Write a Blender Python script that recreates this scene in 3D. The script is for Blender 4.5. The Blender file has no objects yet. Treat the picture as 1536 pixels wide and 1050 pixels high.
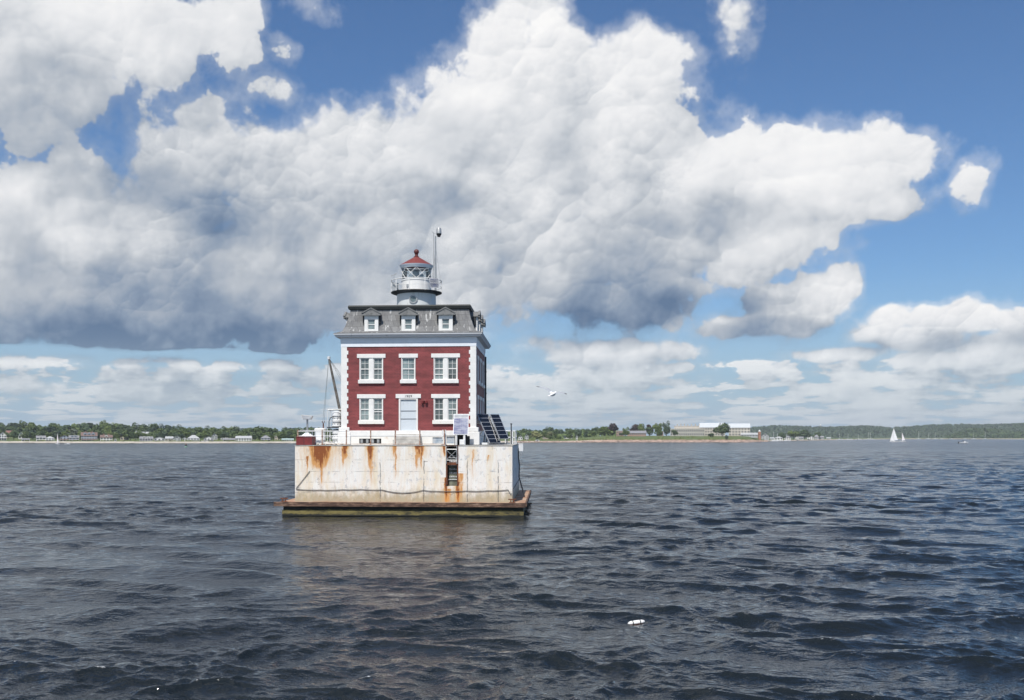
import bpy, bmesh, math, random
import numpy as np
from mathutils import Vector, Matrix, noise as mnoise

S = bpy.context.scene
C = S.collection
R = math.radians
rng = random.Random(7)

# ------------------------------------------------------------------ camera
FPX = 1500.0          # focal length in units of a 1536 wide frame
CX, CY = 720.0, 655.5 # where the level optical axis meets that frame
CAMH = 5.6
cam_d = bpy.data.cameras.new('camera')
cam = bpy.data.objects.new('camera', cam_d)
C.objects.link(cam)
cam.location = (0, 0, CAMH)
cam.rotation_euler = (R(90), 0, 0)
cam_d.sensor_width = 36
cam_d.lens = 36 * FPX / 1536
cam_d.shift_x = (768 - CX) / 1536
cam_d.shift_y = (CY - 525) / 1536
cam_d.clip_start = 0.5
cam_d.clip_end = 20000
S.camera = cam

# ------------------------------------------------------------------ exposure
S.view_settings.view_transform = 'Standard'
S.view_settings.look = 'None'
S.view_settings.gamma = 1
S.view_settings.exposure = 0.0
S.cycles.use_adaptive_sampling = True
S.cycles.adaptive_threshold = 0.015
S.cycles.adaptive_min_samples = 12
S.cycles.use_denoising = True
S.cycles.denoiser = 'OPENIMAGEDENOISE'
S.cycles.denoising_prefilter = 'ACCURATE'
S.cycles.denoising_input_passes = 'RGB_ALBEDO_NORMAL'
S.cycles.max_bounces = 6
S.cycles.diffuse_bounces = 2
S.cycles.glossy_bounces = 3
S.cycles.transparent_max_bounces = 8
S.cycles.sample_clamp_indirect = 4

# ------------------------------------------------------------------ sun
SUN_EL, SUN_AZ = R(55), R(196)     # compass style azimuth from +Y; 180 = straight behind the camera
sun_d = bpy.data.lights.new('sun', 'SUN')
sun_d.energy = 4.5
sun_d.angle = R(0.5)
sun_d.color = (1.0, 0.955, 0.89)
sun = bpy.data.objects.new('sun', sun_d)
C.objects.link(sun)
SUN = Vector((math.sin(SUN_AZ) * math.cos(SUN_EL), math.cos(SUN_AZ) * math.cos(SUN_EL), math.sin(SUN_EL)))
sun.rotation_euler = SUN.to_track_quat('Z', 'Y').to_euler()
sun.location = SUN * 60


# ------------------------------------------------------------------ node helper
class NT:
    def __init__(self, tree):
        self.t = tree
    def n(self, typ, ins=None, **props):
        nd = self.t.nodes.new(typ)
        for k, v in props.items():
            setattr(nd, k, v)
        for k, v in (ins or {}).items():
            self.put(nd.inputs[k], v)
        return nd
    def put(self, sock, v):
        if isinstance(v, bpy.types.NodeSocket):
            self.t.links.new(v, sock)
        elif v is not None:
            if sock.type == 'RGBA' and len(v) == 3:
                v = (*v, 1)
            sock.default_value = v
    def m(self, op, a, b=None, c=None, clamp=False):
        nd = self.t.nodes.new('ShaderNodeMath'); nd.operation = op; nd.use_clamp = clamp
        for i, v in enumerate((a, b, c)):
            if v is not None: self.put(nd.inputs[i], v)
        return nd.outputs[0]
    def vm(self, op, a, b=None, c=None, out=0):
        nd = self.t.nodes.new('ShaderNodeVectorMath'); nd.operation = op
        for i, v in enumerate((a, b, c)):
            if v is None: continue
            if op == 'SCALE' and i == 1: self.put(nd.inputs['Scale'], v)
            else: self.put(nd.inputs[i], v)
        return nd.outputs[out]
    def sstep(self, v, a, b, o0=0.0, o1=1.0, lin=False):
        nd = self.t.nodes.new('ShaderNodeMapRange')
        nd.interpolation_type = 'LINEAR' if lin else 'SMOOTHSTEP'
        for k, x in (('Value', v), ('From Min', a), ('From Max', b), ('To Min', o0), ('To Max', o1)):
            self.put(nd.inputs[k], x)
        return nd.outputs['Result']
    def mix(self, f, a, b, mode='MIX'):
        nd = self.t.nodes.new('ShaderNodeMix'); nd.data_type = 'RGBA'; nd.blend_type = mode
        self.put(nd.inputs['Factor'], f)
        self.put(nd.inputs[6], a); self.put(nd.inputs[7], b)
        return nd.outputs[2]
    def noise(self, vec, scale, detail=4, rough=0.5, dim='3D', out='Fac', dist=0.0):
        nd = self.n('ShaderNodeTexNoise', {'Scale': scale, 'Detail': detail, 'Roughness': rough, 'Distortion': dist}, noise_dimensions=dim)
        if vec is not None: self.put(nd.inputs['Vector'], vec)
        return nd.outputs[out]
    def ramp(self, f, stops, interp='LINEAR'):
        nd = self.t.nodes.new('ShaderNodeValToRGB')
        cr = nd.color_ramp; cr.interpolation = interp
        while len(cr.elements) < len(stops): cr.elements.new(0.5)
        for e, (p, c) in zip(cr.elements, stops):
            e.position = p; e.color = (*c, 1) if len(c) == 3 else c
        self.put(nd.inputs[0], f)
        return nd.outputs[0]
    def xyz(self, v):
        nd = self.n('ShaderNodeSeparateXYZ', {0: v})
        return nd.outputs
    def comb(self, x=0.0, y=0.0, z=0.0):
        return self.n('ShaderNodeCombineXYZ', {0: x, 1: y, 2: z}).outputs[0]


# ------------------------------------------------------------------ sky: Nishita + cumulus clouds, all by direction
def azel(px, py):
    a = (px - CX) / FPX; e = (CY - py) / FPX
    n = math.sqrt(a * a + 1 + e * e)
    return math.atan2(a, 1) * 15, math.asin(e / n) * 15

def blob_max(nt, P, blobs, smooth):
    """Smooth union of ellipses: (x, y, rx, ry, height)."""
    acc = None
    for (bx, by, rx, ry, h) in blobs:
        ux, uy = azel(bx, by)
        rx /= 100.0; ry /= 100.0
        q = nt.vm('MULTIPLY_ADD', P, (1 / rx, 1 / ry, 0), (-ux / rx, -uy / ry, 0))
        r2 = nt.vm('DOT_PRODUCT', q, q, out=1)
        v = nt.m('MULTIPLY_ADD', r2, -h, h)
        if acc is None: acc = v
        else:
            acc = nt.m('SMOOTH_MAX', acc, v, smooth)
    return acc

CLOUDS = [  # x, y, rx, ry, height: where the big cumulus masses stand over the far shore
    (35, 78, 200, 142, 1.0), (215, 60, 110, 80, 1.0), (345, 30, 95, 62, 0.7), (30, 205, 90, 50, 0.5),
    (445, 70, 34, 24, 0.5), (432, 128, 44, 28, 0.5), (490, 8, 48, 22, 0.45), (345, 100, 34, 26, 0.42),
    (75, 330, 170, 115, 1.0), (330, 255, 180, 112, 1.0), (540, 250, 170, 110, 1.0), (700, 215, 150, 140, 1.0),
    (785, 70, 100, 130, 1.0), (935, 110, 95, 100, 1.0), (880, 230, 170, 130, 1.0), (1090, 285, 170, 95, 1.0),
    (1250, 265, 120, 75, 1.0), (1322, 246, 76, 54, 0.85), (1345, 300, 62, 36, 0.8), (1462, 276, 24, 38, 0.42),
    (900, 390, 220, 125, 1.0), (600, 400, 280, 140, 1.0), (230, 430, 400, 118, 1.0), (-60, 440, 240, 110, 1.0), (1090, 355, 170, 75, 1.0),
    (940, 470, 120, 45, 0.8), (300, 400, 420, 190, 0.95), (840, 290, 260, 250, 0.95), (1060, 305, 230, 95, 0.9), (600, 320, 260, 150, 0.9),
    (1185, 470, 95, 52, 1.0), (1150, 446, 44, 32, 0.85), (1200, 440, 62, 40, 0.9), (1238, 436, 44, 46, 1.0), (1125, 492, 100, 30, 0.8),
    (1405, 484, 50, 26, 0.85), (1465, 476, 62, 30, 0.9), (1338, 480, 42, 24, 0.8), (1300, 502, 55, 24, 0.7), (1530, 482, 60, 34, 0.9), (1385, 508, 85, 26, 0.85), (1500, 518, 95, 28, 0.85), (1265, 532, 110, 18, 0.75), (1425, 540, 130, 20, 0.8),
    (910, 535, 160, 30, 0.8), (810, 518, 70, 22, 0.7), (895, 576, 42, 18, 0.6), (1010, 580, 50, 12, 0.5),
    (1098, 30, 40, 60, 0.27), (470, 570, 80, 34, 0.7), (230, 585, 240, 32, 0.7), (40, 580, 110, 30, 0.7),
]
DARKS = [   # the grey undersides and the parts of the clouds that other clouds shade
    (200, 285, 140, 60, 0.6), (330, 335, 260, 60, 0.55), (260, 430, 420, 80, 0.55), (170, 512, 480, 84, 0.98),
    (560, 400, 200, 80, 0.5), (640, 320, 160, 45, 0.35), (880, 430, 190, 90, 0.8), (900, 470, 170, 60, 1.1),
    (1070, 335, 140, 45, 0.4), (20, 330, 50, 50, 0.5), (100, 170, 140, 90, 0.25), (650, 200, 120, 60, 0.25),
    (1180, 500, 130, 26, 0.65), (1400, 530, 200, 28, 0.6), (1120, 462, 40, 22, 0.6), (900, 555, 160, 14, 0.5), (840, 200, 60, 70, 0.2), (450, 260, 200, 60, 0.3), (60, 440, 160, 60, 0.4), (730, 400, 160, 70, 0.35),
]


def cloud_group():
    g = bpy.data.node_groups.new('cloud_density', 'ShaderNodeTree')
    g.interface.new_socket('Dir', in_out='INPUT', socket_type='NodeSocketVector')
    g.interface.new_socket('Density', in_out='OUTPUT', socket_type='NodeSocketFloat')
    g.interface.new_socket('P', in_out='OUTPUT', socket_type='NodeSocketVector')
    nt = NT(g)
    gi = nt.n('NodeGroupInput'); go = nt.n('NodeGroupOutput')
    d = nt.vm('NORMALIZE', gi.outputs[0])
    x, y, z = nt.xyz(d)
    az = nt.m('ARCTAN2', x, y); el = nt.m('ARCSINE', z)
    P = nt.comb(nt.m('MULTIPLY', az, 15.0), nt.m('MULTIPLY', el, 15.0), 0.0)
    w1 = nt.noise(d, 6.0, 3, 0.55, out='Color')
    lowf = nt.sstep(el, 0.06, 0.2, 0.25, 1.0)
    W = nt.vm('SCALE', nt.vm('MULTIPLY_ADD', w1, (1.3, 1.0, 0), (-0.65, -0.5, 0)), lowf)
    Pw = nt.vm('ADD', P, W)
    M = nt.m('MULTIPLY_ADD', blob_max(nt, Pw, [b for b in CLOUDS if b[1] < 540], 0.30), 1.25, 0.0)
    # the big mass on the left ends in a level base
    cut = nt.sstep(nt.m('MULTIPLY_ADD', nt.m('SUBTRACT', nt.noise(d, 9.0, 4, 0.6), 0.5), 0.016, el), 0.075, 0.085)
    cut = nt.m('MAXIMUM', cut, nt.sstep(az, -0.14, -0.04))
    M = nt.m('MULTIPLY_ADD', cut, nt.m('ADD', M, 1.0), -1.0)
    M = nt.m('SMOOTH_MAX', M, nt.m('MULTIPLY', blob_max(nt, Pw, [b for b in CLOUDS if b[1] >= 540], 0.30), 1.25), 0.2)
    # broken cumulus everywhere outside the part of the sky drawn above
    gen = nt.m('MULTIPLY_ADD', nt.noise(d, 2.6, 3, 0.5), 5.0, -2.25)
    gen = nt.m('SUBTRACT', gen, nt.m('MULTIPLY', nt.sstep(x, -0.05, 0.45), 1.2))
    away = nt.m('MAXIMUM', nt.sstep(nt.m('ABSOLUTE', az), 0.56, 0.8), nt.sstep(el, 0.46, 0.62))
    M = nt.m('MAXIMUM', M, nt.m('MULTIPLY_ADD', away, nt.m('ADD', gen, 3.0), -3.0))
    # the far deck near the horizon, flattened by perspective
    elq = nt.m('DIVIDE', 1.0, nt.m('MAXIMUM', nt.m('ADD', el, 0.03), 0.01))
    deckv = nt.comb(nt.m('MULTIPLY', az, 13.0), nt.m('MULTIPLY', elq, 0.30), 3.3)
    deck = nt.noise(deckv, 1.9, 5, 0.55)
    band = nt.m('MULTIPLY', nt.sstep(el, 0.0, 0.012), nt.sstep(el, 0.070, 0.092, 1.0, 0.0))
    deckm = nt.m('MULTIPLY_ADD', deck, 3.6, -1.08)
    M = nt.m('MAXIMUM', M, nt.m('MULTIPLY_ADD', band, nt.m('ADD', deckm, 3.0), -3.0))
    M = nt.m('MINIMUM', M, 1.0)
    amp = nt.sstep(M, 0.35, 0.95, 3.1, 1.1)
    n1 = nt.noise(d, 11.0, 10, 0.60)
    vor = nt.n('ShaderNodeTexVoronoi', {'Scale': 1.15, 'Detail': 2.5, 'Roughness': 0.55, 'Lacunarity': 2.3, 'Randomness': 1.0},
               voronoi_dimensions='2D', feature='SMOOTH_F1')
    vor.inputs['Smoothness'].default_value = 0.35
    wv = nt.noise(d, 24.0, 3, 0.5, out='Color')
    nt.put(vor.inputs['Vector'], nt.vm('ADD', P, nt.vm('MULTIPLY_ADD', wv, (0.5, 0.5, 0), (-0.25, -0.25, 0))))
    puff = nt.m('SUBTRACT', 0.5, vor.outputs['Distance'])
    dens = nt.m('MULTIPLY_ADD', nt.m('SUBTRACT', n1, 0.5), amp, M)
    dens = nt.m('MULTIPLY_ADD', puff, 0.50, dens)
    g.links.new(dens, go.inputs[0]); g.links.new(P, go.inputs[1])
    return g

W = bpy.data.worlds.new('World')
S.world = W
W.use_nodes = True
W.node_tree.nodes.clear()
nt = NT(W.node_tree)
sky = nt.n('ShaderNodeTexSky', sky_type='NISHITA', sun_disc=False, sun_elevation=SUN_EL, sun_rotation=SUN_AZ,
           altitude=10.0, air_density=1.0, dust_density=0.6, ozone_density=2.0)
tc = nt.n('ShaderNodeTexCoord')
D0 = nt.vm('NORMALIZE', tc.outputs['Generated'])
grp = cloud_group()
def dens_at(off):
    nd = nt.n('ShaderNodeGroup', node_tree=grp)
    nt.put(nd.inputs[0], D0 if off is None else nt.vm('ADD', D0, off))
    return nd
g0 = dens_at(None)
d0, P0 = g0.outputs
d1 = dens_at((-0.005, 0, 0.012)).outputs[0]
d2 = dens_at((-0.022, 0, 0.055)).outputs[0]
dx, dy, dz = nt.xyz(D0)
alpha = nt.sstep(d0, 0.16, 0.42)
wisp = nt.noise(D0, 5.0, 2, 0.5)
edge = nt.sstep(wisp, 0.35, 0.65)
alpha = nt.sstep(d0, nt.m('MULTIPLY_ADD', edge, -0.14, 0.24), nt.m('MULTIPLY_ADD', edge, 0.17, 0.41))
veil = nt.m('MULTIPLY', nt.sstep(nt.m('MULTIPLY_ADD', nt.m('SUBTRACT', nt.noise(D0, 34.0, 6, 0.62), 0.5), 1.3, d0), -0.30, 0.55), 0.38)
alpha = nt.m('MAXIMUM', alpha, veil)
wn = nt.noise(D0, 7.0, 3, 0.55, out='Color')
Pd = nt.vm('ADD', P0, nt.vm('MULTIPLY_ADD', wn, (1.6, 0.9, 0), (-0.8, -0.45, 0)))
dark = nt.m('MAXIMUM', blob_max(nt, Pd, DARKS, 0.3), 0.0)
dn = nt.noise(D0, 8.0, 5, 0.52)
dark = nt.m('MULTIPLY', dark, nt.sstep(dn, 0.25, 0.7, 0.55, 1.2))
dark = nt.m('MULTIPLY', dark, nt.sstep(nt.m('ARCSINE', dz), 0.072, 0.086, 0.15, 1.0))
soft = nt.noise(D0, 4.6, 6, 0.52)
rel = nt.m('SUBTRACT', nt.noise(D0, 8.5, 6, 0.55), nt.noise(nt.vm('ADD', D0, (-0.012, 0, 0.026)), 8.5, 6, 0.55))
sh = nt.m('MULTIPLY_ADD', nt.m('SUBTRACT', d0, d1), 0.13, nt.m('MULTIPLY_ADD', rel, 0.60, nt.m('MULTIPLY_ADD', soft, 1.0, 0.27)))
sh = nt.m('MULTIPLY_ADD', nt.m('MAXIMUM', nt.m('MINIMUM', nt.m('SUBTRACT', d0, d2), 0.5), -0.5), 0.26, sh)
# cauliflower lobes: each rounded lobe is bright towards the sun and dim on its lower right
lm = nt.m('MULTIPLY', nt.sstep(nt.noise(D0, 5.0, 3, 0.5), 0.40, 0.62, 0.32, 1.0), nt.m('MAXIMUM', nt.m('MULTIPLY_ADD', dark, -0.75, 1.0), 0.1))
for (sc_, k_, wn_, wa_) in ((1.15, 0.15, 10.0, 1.5), (2.7, 0.135, 22.0, 1.4), (6.2, 0.09, 48.0, 1.2)):
    wv_ = nt.noise(D0, wn_, 2, 0.5, out='Color')
    pv_ = nt.vm('ADD', nt.vm('SCALE', P0, sc_), nt.vm('MULTIPLY_ADD', wv_, (wa_, wa_, 0), (-wa_ / 2, -wa_ / 2, 0)))
    vo_ = nt.n('ShaderNodeTexVoronoi', {'Scale': 1.0, 'Randomness': 1.0, 'Vector': pv_}, voronoi_dimensions='2D', feature='F1')
    off_ = nt.vm('SUBTRACT', pv_, vo_.outputs['Position'])
    lobe = nt.m('MAXIMUM', nt.m('MINIMUM', nt.vm('DOT_PRODUCT', off_, (-0.40, 0.86, 0), out=1), 0.6), -0.6)
    sh = nt.m('MULTIPLY_ADD', nt.m('MULTIPLY', lobe, lm), k_, sh)
lowb = nt.sstep(dz, 0.04, 0.13, 1.0, 0.0)
sh = nt.m('MULTIPLY_ADD', nt.m('MULTIPLY', lowb, nt.m('SUBTRACT', d0, d1)), 0.34, sh)
sh = nt.m('MULTIPLY_ADD', dark, -0.72, sh)
ccol = nt.ramp(nt.m('MULTIPLY', sh, 0.80), [(0.0, (0.12, 0.19, 0.31)), (0.20, (0.25, 0.32, 0.43)), (0.44, (0.49, 0.53, 0.585)), (0.64, (0.72, 0.74, 0.77)), (0.80, (0.86, 0.865, 0.88)), (1.0, (0.97, 0.965, 0.96))])
# clouds low over the horizon take the warm grey of the air in front of them
el = nt.m('ARCSINE', dz)
low = nt.sstep(el, 0.0, 0.11, 1.0, 0.0)
ccol = nt.mix(nt.m('MULTIPLY', low, 0.5), ccol, (0.61, 0.605, 0.60))
skyc = nt.mix(1.0, sky.outputs[0], (0.066, 0.086, 0.108), 'MULTIPLY')
skyc = nt.mix(nt.sstep(el, -0.02, 0.17, 0.92, 0.0), skyc, (0.37, 0.50, 0.64))
final = nt.mix(nt.m('MULTIPLY', alpha, nt.sstep(el, 0.0, 0.12, 0.5, 1.0)), skyc, ccol)
bg = nt.n('ShaderNodeBackground', {'Color': final, 'Strength': 1.0})
out = nt.n('ShaderNodeOutputWorld', {'Surface': bg.outputs[0]})
W.cycles.sampling_method = 'MANUAL'
W.cycles.sample_map_resolution = 256


# ------------------------------------------------------------------ geometry helpers
class MB:
    """Collects shapes; build() links them as ONE mesh object."""
    def __init__(self, T=None):
        self.v = []; self.f = []; self.T = T
    def add(self, verts, faces):
        o = len(self.v)
        self.v += [tuple(self.T(*p)) if self.T else tuple(p) for p in verts]
        self.f += [tuple(i + o for i in f) for f in faces]
    def box(self, x0, x1, y0, y1, z0, z1):
        self.hexa([(x0, y0, z0), (x1, y0, z0), (x1, y1, z0), (x0, y1, z0)], [(x0, y0, z1), (x1, y0, z1), (x1, y1, z1), (x0, y1, z1)])
    def hexa(self, b, t):
        n = len(b)
        self.add(list(b) + list(t), [tuple(range(n - 1, -1, -1)), tuple(range(n, 2 * n))] +
                 [(i, (i + 1) % n, n + (i + 1) % n, n + i) for i in range(n)])
    def quad(self, a, b, c, d):
        self.add([a, b, c, d], [(0, 1, 2, 3)])
    def prism_xz(self, pts, y0, y1):
        self.hexa([(x, y0, z) for x, z in pts], [(x, y1, z) for x, z in pts])
    def tube(self, pts, r, n=8, caps=True):
        pts = [Vector(p) for p in pts]
        rs = r if isinstance(r, (list, tuple)) else [r] * len(pts)
        rings = []
        up = None
        for i, p in enumerate(pts):
            a = pts[max(i - 1, 0)]; b = pts[min(i + 1, len(pts) - 1)]
            t = (b - a).normalized()
            if up is None:
                up = Vector((0, 0, 1)) if abs(t.z) < 0.9 else Vector((1, 0, 0))
            s = t.cross(up).normalized(); up = s.cross(t).normalized()
            rings.append([p + (s * math.cos(2 * math.pi * k / n) + up * math.sin(2 * math.pi * k / n)) * rs[i] for k in range(n)])
        vs = [q for ring in rings for q in ring]
        fs = []
        for i in range(len(rings) - 1):
            for k in range(n):
                k2 = (k + 1) % n
                fs.append((i * n + k, i * n + k2, (i + 1) * n + k2, (i + 1) * n + k))
        if caps:
            fs.append(tuple(range(n - 1, -1, -1))); fs.append(tuple((len(rings) - 1) * n + k for k in range(n)))
        self.add(vs, fs)
    def lathe(self, prof, n=24, c=(0, 0, 0), a0=0.0, a1=2 * math.pi, caps=True):
        """prof: (radius, z) from bottom to top."""
        full = abs(a1 - a0 - 2 * math.pi) < 1e-6
        m = n if full else n + 1
        vs = []
        for r, z in prof:
            for k in range(m):
                a = a0 + (a1 - a0) * k / n
                vs.append((c[0] + r * math.cos(a), c[1] + r * math.sin(a), c[2] + z))
        fs = []
        for i in range(len(prof) - 1):
            for k in range(n):
                k2 = (k + 1) % m
                fs.append((i * m + k, i * m + k2, (i + 1) * m + k2, (i + 1) * m + k))
        if caps and full:
            if prof[0][0] > 1e-6: fs.append(tuple(range(m - 1, -1, -1)))
            if prof[-1][0] > 1e-6: fs.append(tuple((len(prof) - 1) * m + k for k in range(m)))
        self.add(vs, fs)
    def build(self, name, mat, parent=None, smooth=False, bevel=0.0):
        off = OFF.get(parent.name, Vector((0, 0, 0))) if parent else Vector((0, 0, 0))
        me = bpy.data.meshes.new(name)
        me.from_pydata([(x - off.x, y - off.y, z - off.z) for x, y, z in self.v], [], self.f)
        me.update()
        if smooth:
            me.polygons.foreach_set('use_smooth', [True] * len(me.polygons))
            if smooth != 'all':
                me.set_sharp_from_angle(angle=R(35))
        me.materials.append(mat)
        o = bpy.data.objects.new(name, me)
        C.objects.link(o)
        if parent:
            o.parent = parent
            OFF[o.name] = off
        if bevel:
            bv = o.modifiers.new('bevel', 'BEVEL'); bv.width = bevel; bv.segments = 1; bv.limit_method = 'ANGLE'
        return o

OFF = {}

def tag(o, label=None, cat=None, group=None, kind=None):
    if label: o['label'] = label
    if cat: o['category'] = cat
    if group: o['group'] = group
    if kind: o['kind'] = kind
    return o

def empty(name, loc=(0, 0, 0), rz=0.0, label=None, cat=None, group=None, off=None):
    o = bpy.data.objects.new(name, None)
    o.empty_display_size = 0.3
    C.objects.link(o)
    o.location = loc; o.rotation_euler = (0, 0, rz)
    OFF[o.name] = Vector(off) if off else Vector((0, 0, 0))
    return tag(o, label, cat, group)

def copy_tree(o, parent=None):
    c = o.copy(); C.objects.link(c)
    if parent: c.parent = parent
    for ch in list(o.children): copy_tree(ch, c)
    return c

# ------------------------------------------------------------------ materials
MATS = {}
def mat(name, col=(0.5, 0.5, 0.5), rough=0.6, metal=0.0, var=0.0, scale=3.0, var2=None, bump=0.0, bscale=20.0, spec=0.5, fn=None):
    """A procedural material: colour varied by noise over the object's own coordinates, fine bump."""
    if name in MATS: return MATS[name]
    m = bpy.data.materials.new(name); m.use_nodes = True
    n = NT(m.node_tree)
    b = m.node_tree.nodes['Principled BSDF']
    b.inputs['Roughness'].default_value = rough
    b.inputs['Metallic'].default_value = metal
    b.inputs['Specular IOR Level'].default_value = spec
    co = n.n('ShaderNodeTexCoord').outputs['Object']
    colr = col
    if var > 0 or var2:
        f = n.noise(co, scale, 5, 0.6)
        f = n.sstep(f, 0.3, 0.7)
        lo = var2 if var2 else tuple(c * (1 - var) for c in col)
        hi = col if var2 else tuple(min(1, c * (1 + var * 0.6)) for c in col)
        colr = n.mix(f, lo, hi)
    if fn: colr = fn(n, co, colr, b) or colr
    n.put(b.inputs['Base Color'], colr)
    if bump:
        h = n.noise(co, bscale, 4, 0.6)
        bp = n.n('ShaderNodeBump', {'Strength': bump, 'Distance': 0.02, 'Height': h})
        n.put(b.inputs['Normal'], bp.outputs[0])
    MATS[name] = m
    return m


# ------------------------------------------------------------------ where the pier stands
TH = math.atan2(824 - CX, FPX)
UH = Vector((math.cos(TH), -math.sin(TH), 0)); VH = Vector((math.sin(TH), math.cos(TH), 0))
PR = Vector(((768.5 - CX) / FPX * 70.7, 70.7, 0))
ORG = PR - UH * 7.8            # middle of the pier's front face, at the water line

# ------------------------------------------------------------------ the sea
def wave_field(x, y, spacing):
    """Sum of many small trochoidal waves; a wave fades out where the mesh is too coarse to carry it."""
    r = np.random.RandomState(11)
    n = 120
    dz = np.zeros_like(x); dxx = np.zeros_like(x); dyy = np.zeros_like(x); conv = np.zeros_like(x)
    lam = 7.0 * np.exp(-np.linspace(0, 1, n) ** 0.85 * math.log(7.0 / 0.26))
    # patches where the small chop is livelier or calmer
    g1 = np.sin(x * 0.11 + 0.05 * y + 1.0) * np.sin(y * 0.09 - 0.04 * x + 0.4)
    g2 = np.sin(x * 0.037 - 0.061 * y + 2.0) * np.sin(y * 0.043 + 0.02 * x)
    gust = np.clip(0.85 + 0.35 * g1 + 0.35 * g2, 0.25, 1.6).astype(np.float32)
    # the crests bend and come in groups
    xw = x + 0.8 * np.sin(0.31 * y + 0.17 * x + 0.7) + 0.55 * np.sin(0.63 * x - 0.42 * y + 2.1)
    yw = y + 0.9 * np.sin(0.27 * x - 0.13 * y + 1.9) + 0.5 * np.sin(0.55 * x + 0.71 * y)
    u_ = x - ORG.x; v_ = y - ORG.y                  # sheltered water under the pier's front
    lee = 1 - 0.55 * np.exp(-((u_ / 11.0) ** 4) - ((v_ + 6) / 11.0) ** 2)
    for i in range(n):
        l = lam[i] * r.uniform(0.9, 1.1)
        main = R(100) if i % 3 else R(62)            # two wave trains crossing
        th = main + r.normal(0, 0.30 if l > 2 else 0.75)
        k = 2 * math.pi / l
        slope = 0.034 * (1.0 if l > 1.2 else 0.9)
        slope *= 0.50 if l > 4.5 else (0.78 if l > 3.2 else 1.08)
        A = slope / k * r.uniform(0.5, 1.5)
        kx, ky = k * math.cos(th), k * math.sin(th)
        ph = r.uniform(0, 2 * math.pi)
        fade = np.clip((l / spacing - 2.5) / 2.5, 0, 1)
        kg = 2 * math.pi / (l * r.uniform(4, 9)); tg = r.uniform(0, 6.28)
        env = 0.5 + 0.5 * np.sin(kg * (math.cos(tg) * x + math.sin(tg) * y) + r.uniform(0, 6.28))
        fade = fade * (0.30 + 1.15 * env * env) * lee
        if l < 2.5: fade = fade * gust
        a = (kx * xw + ky * yw + ph).astype(np.float32)
        s, c = np.sin(a), np.cos(a)
        Q = 1.05
        dz += A * c * fade
        dxx -= Q * A * math.cos(th) * s * fade
        dyy -= Q * A * math.sin(th) * s * fade
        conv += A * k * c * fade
    return dz, dxx, dyy, conv

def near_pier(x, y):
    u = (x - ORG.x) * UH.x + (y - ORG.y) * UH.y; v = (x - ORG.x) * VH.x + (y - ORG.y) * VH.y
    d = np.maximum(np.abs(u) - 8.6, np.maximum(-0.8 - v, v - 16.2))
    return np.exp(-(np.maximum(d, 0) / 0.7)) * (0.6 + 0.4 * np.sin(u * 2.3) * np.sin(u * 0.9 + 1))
NA = 860
rr = [11.0]
while rr[-1] < 6200:
    rr.append(rr[-1] * 1.0029 + (0.0 if rr[-1] < 420 else rr[-1] * 0.004))
rr = np.array(rr, dtype=np.float32)
aa = np.radians(np.linspace(-47, 47, NA)).astype(np.float32)
rg, ag = np.meshgrid(rr, aa, indexing='ij')
x0 = rg * np.sin(ag); y0 = rg * np.cos(ag)
sp = np.maximum(rg * 0.0029, rg * (aa[1] - aa[0])).astype(np.float32)
dz, dx_, dy_, conv = wave_field(x0, y0, sp)
far = np.clip((400 - rg) / 250, 0, 1)
WX = x0 + dx_; WY = y0 + dy_; WZ = dz
me = bpy.data.meshes.new('water')
nr = len(rr)
co = np.stack([WX, WY, WZ], -1).reshape(-1, 3).astype(np.float32)
idx = np.arange(nr * NA, dtype=np.int32).reshape(nr, NA)
fq = np.stack([idx[:-1, :-1], idx[:-1, 1:], idx[1:, 1:], idx[1:, :-1]], -1).reshape(-1, 4)
fq = fq[:, ::-1]
# the rest of the bay beside and behind the camera: one coarse ring of flat faces joined to the fan
base = len(co)
extra = []; ef = []
me.vertices.add(len(co)); me.vertices.foreach_set('co', co.ravel())
me.loops.add(fq.size); me.loops.foreach_set('vertex_index', fq.ravel())
me.polygons.add(len(fq))
me.polygons.foreach_set('loop_start', np.arange(0, fq.size, 4, dtype=np.int32))
me.polygons.foreach_set('use_smooth', np.ones(len(fq), dtype=bool))
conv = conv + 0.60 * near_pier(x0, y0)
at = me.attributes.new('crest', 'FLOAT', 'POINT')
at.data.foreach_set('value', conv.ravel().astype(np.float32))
me.update(); me.validate()

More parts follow.
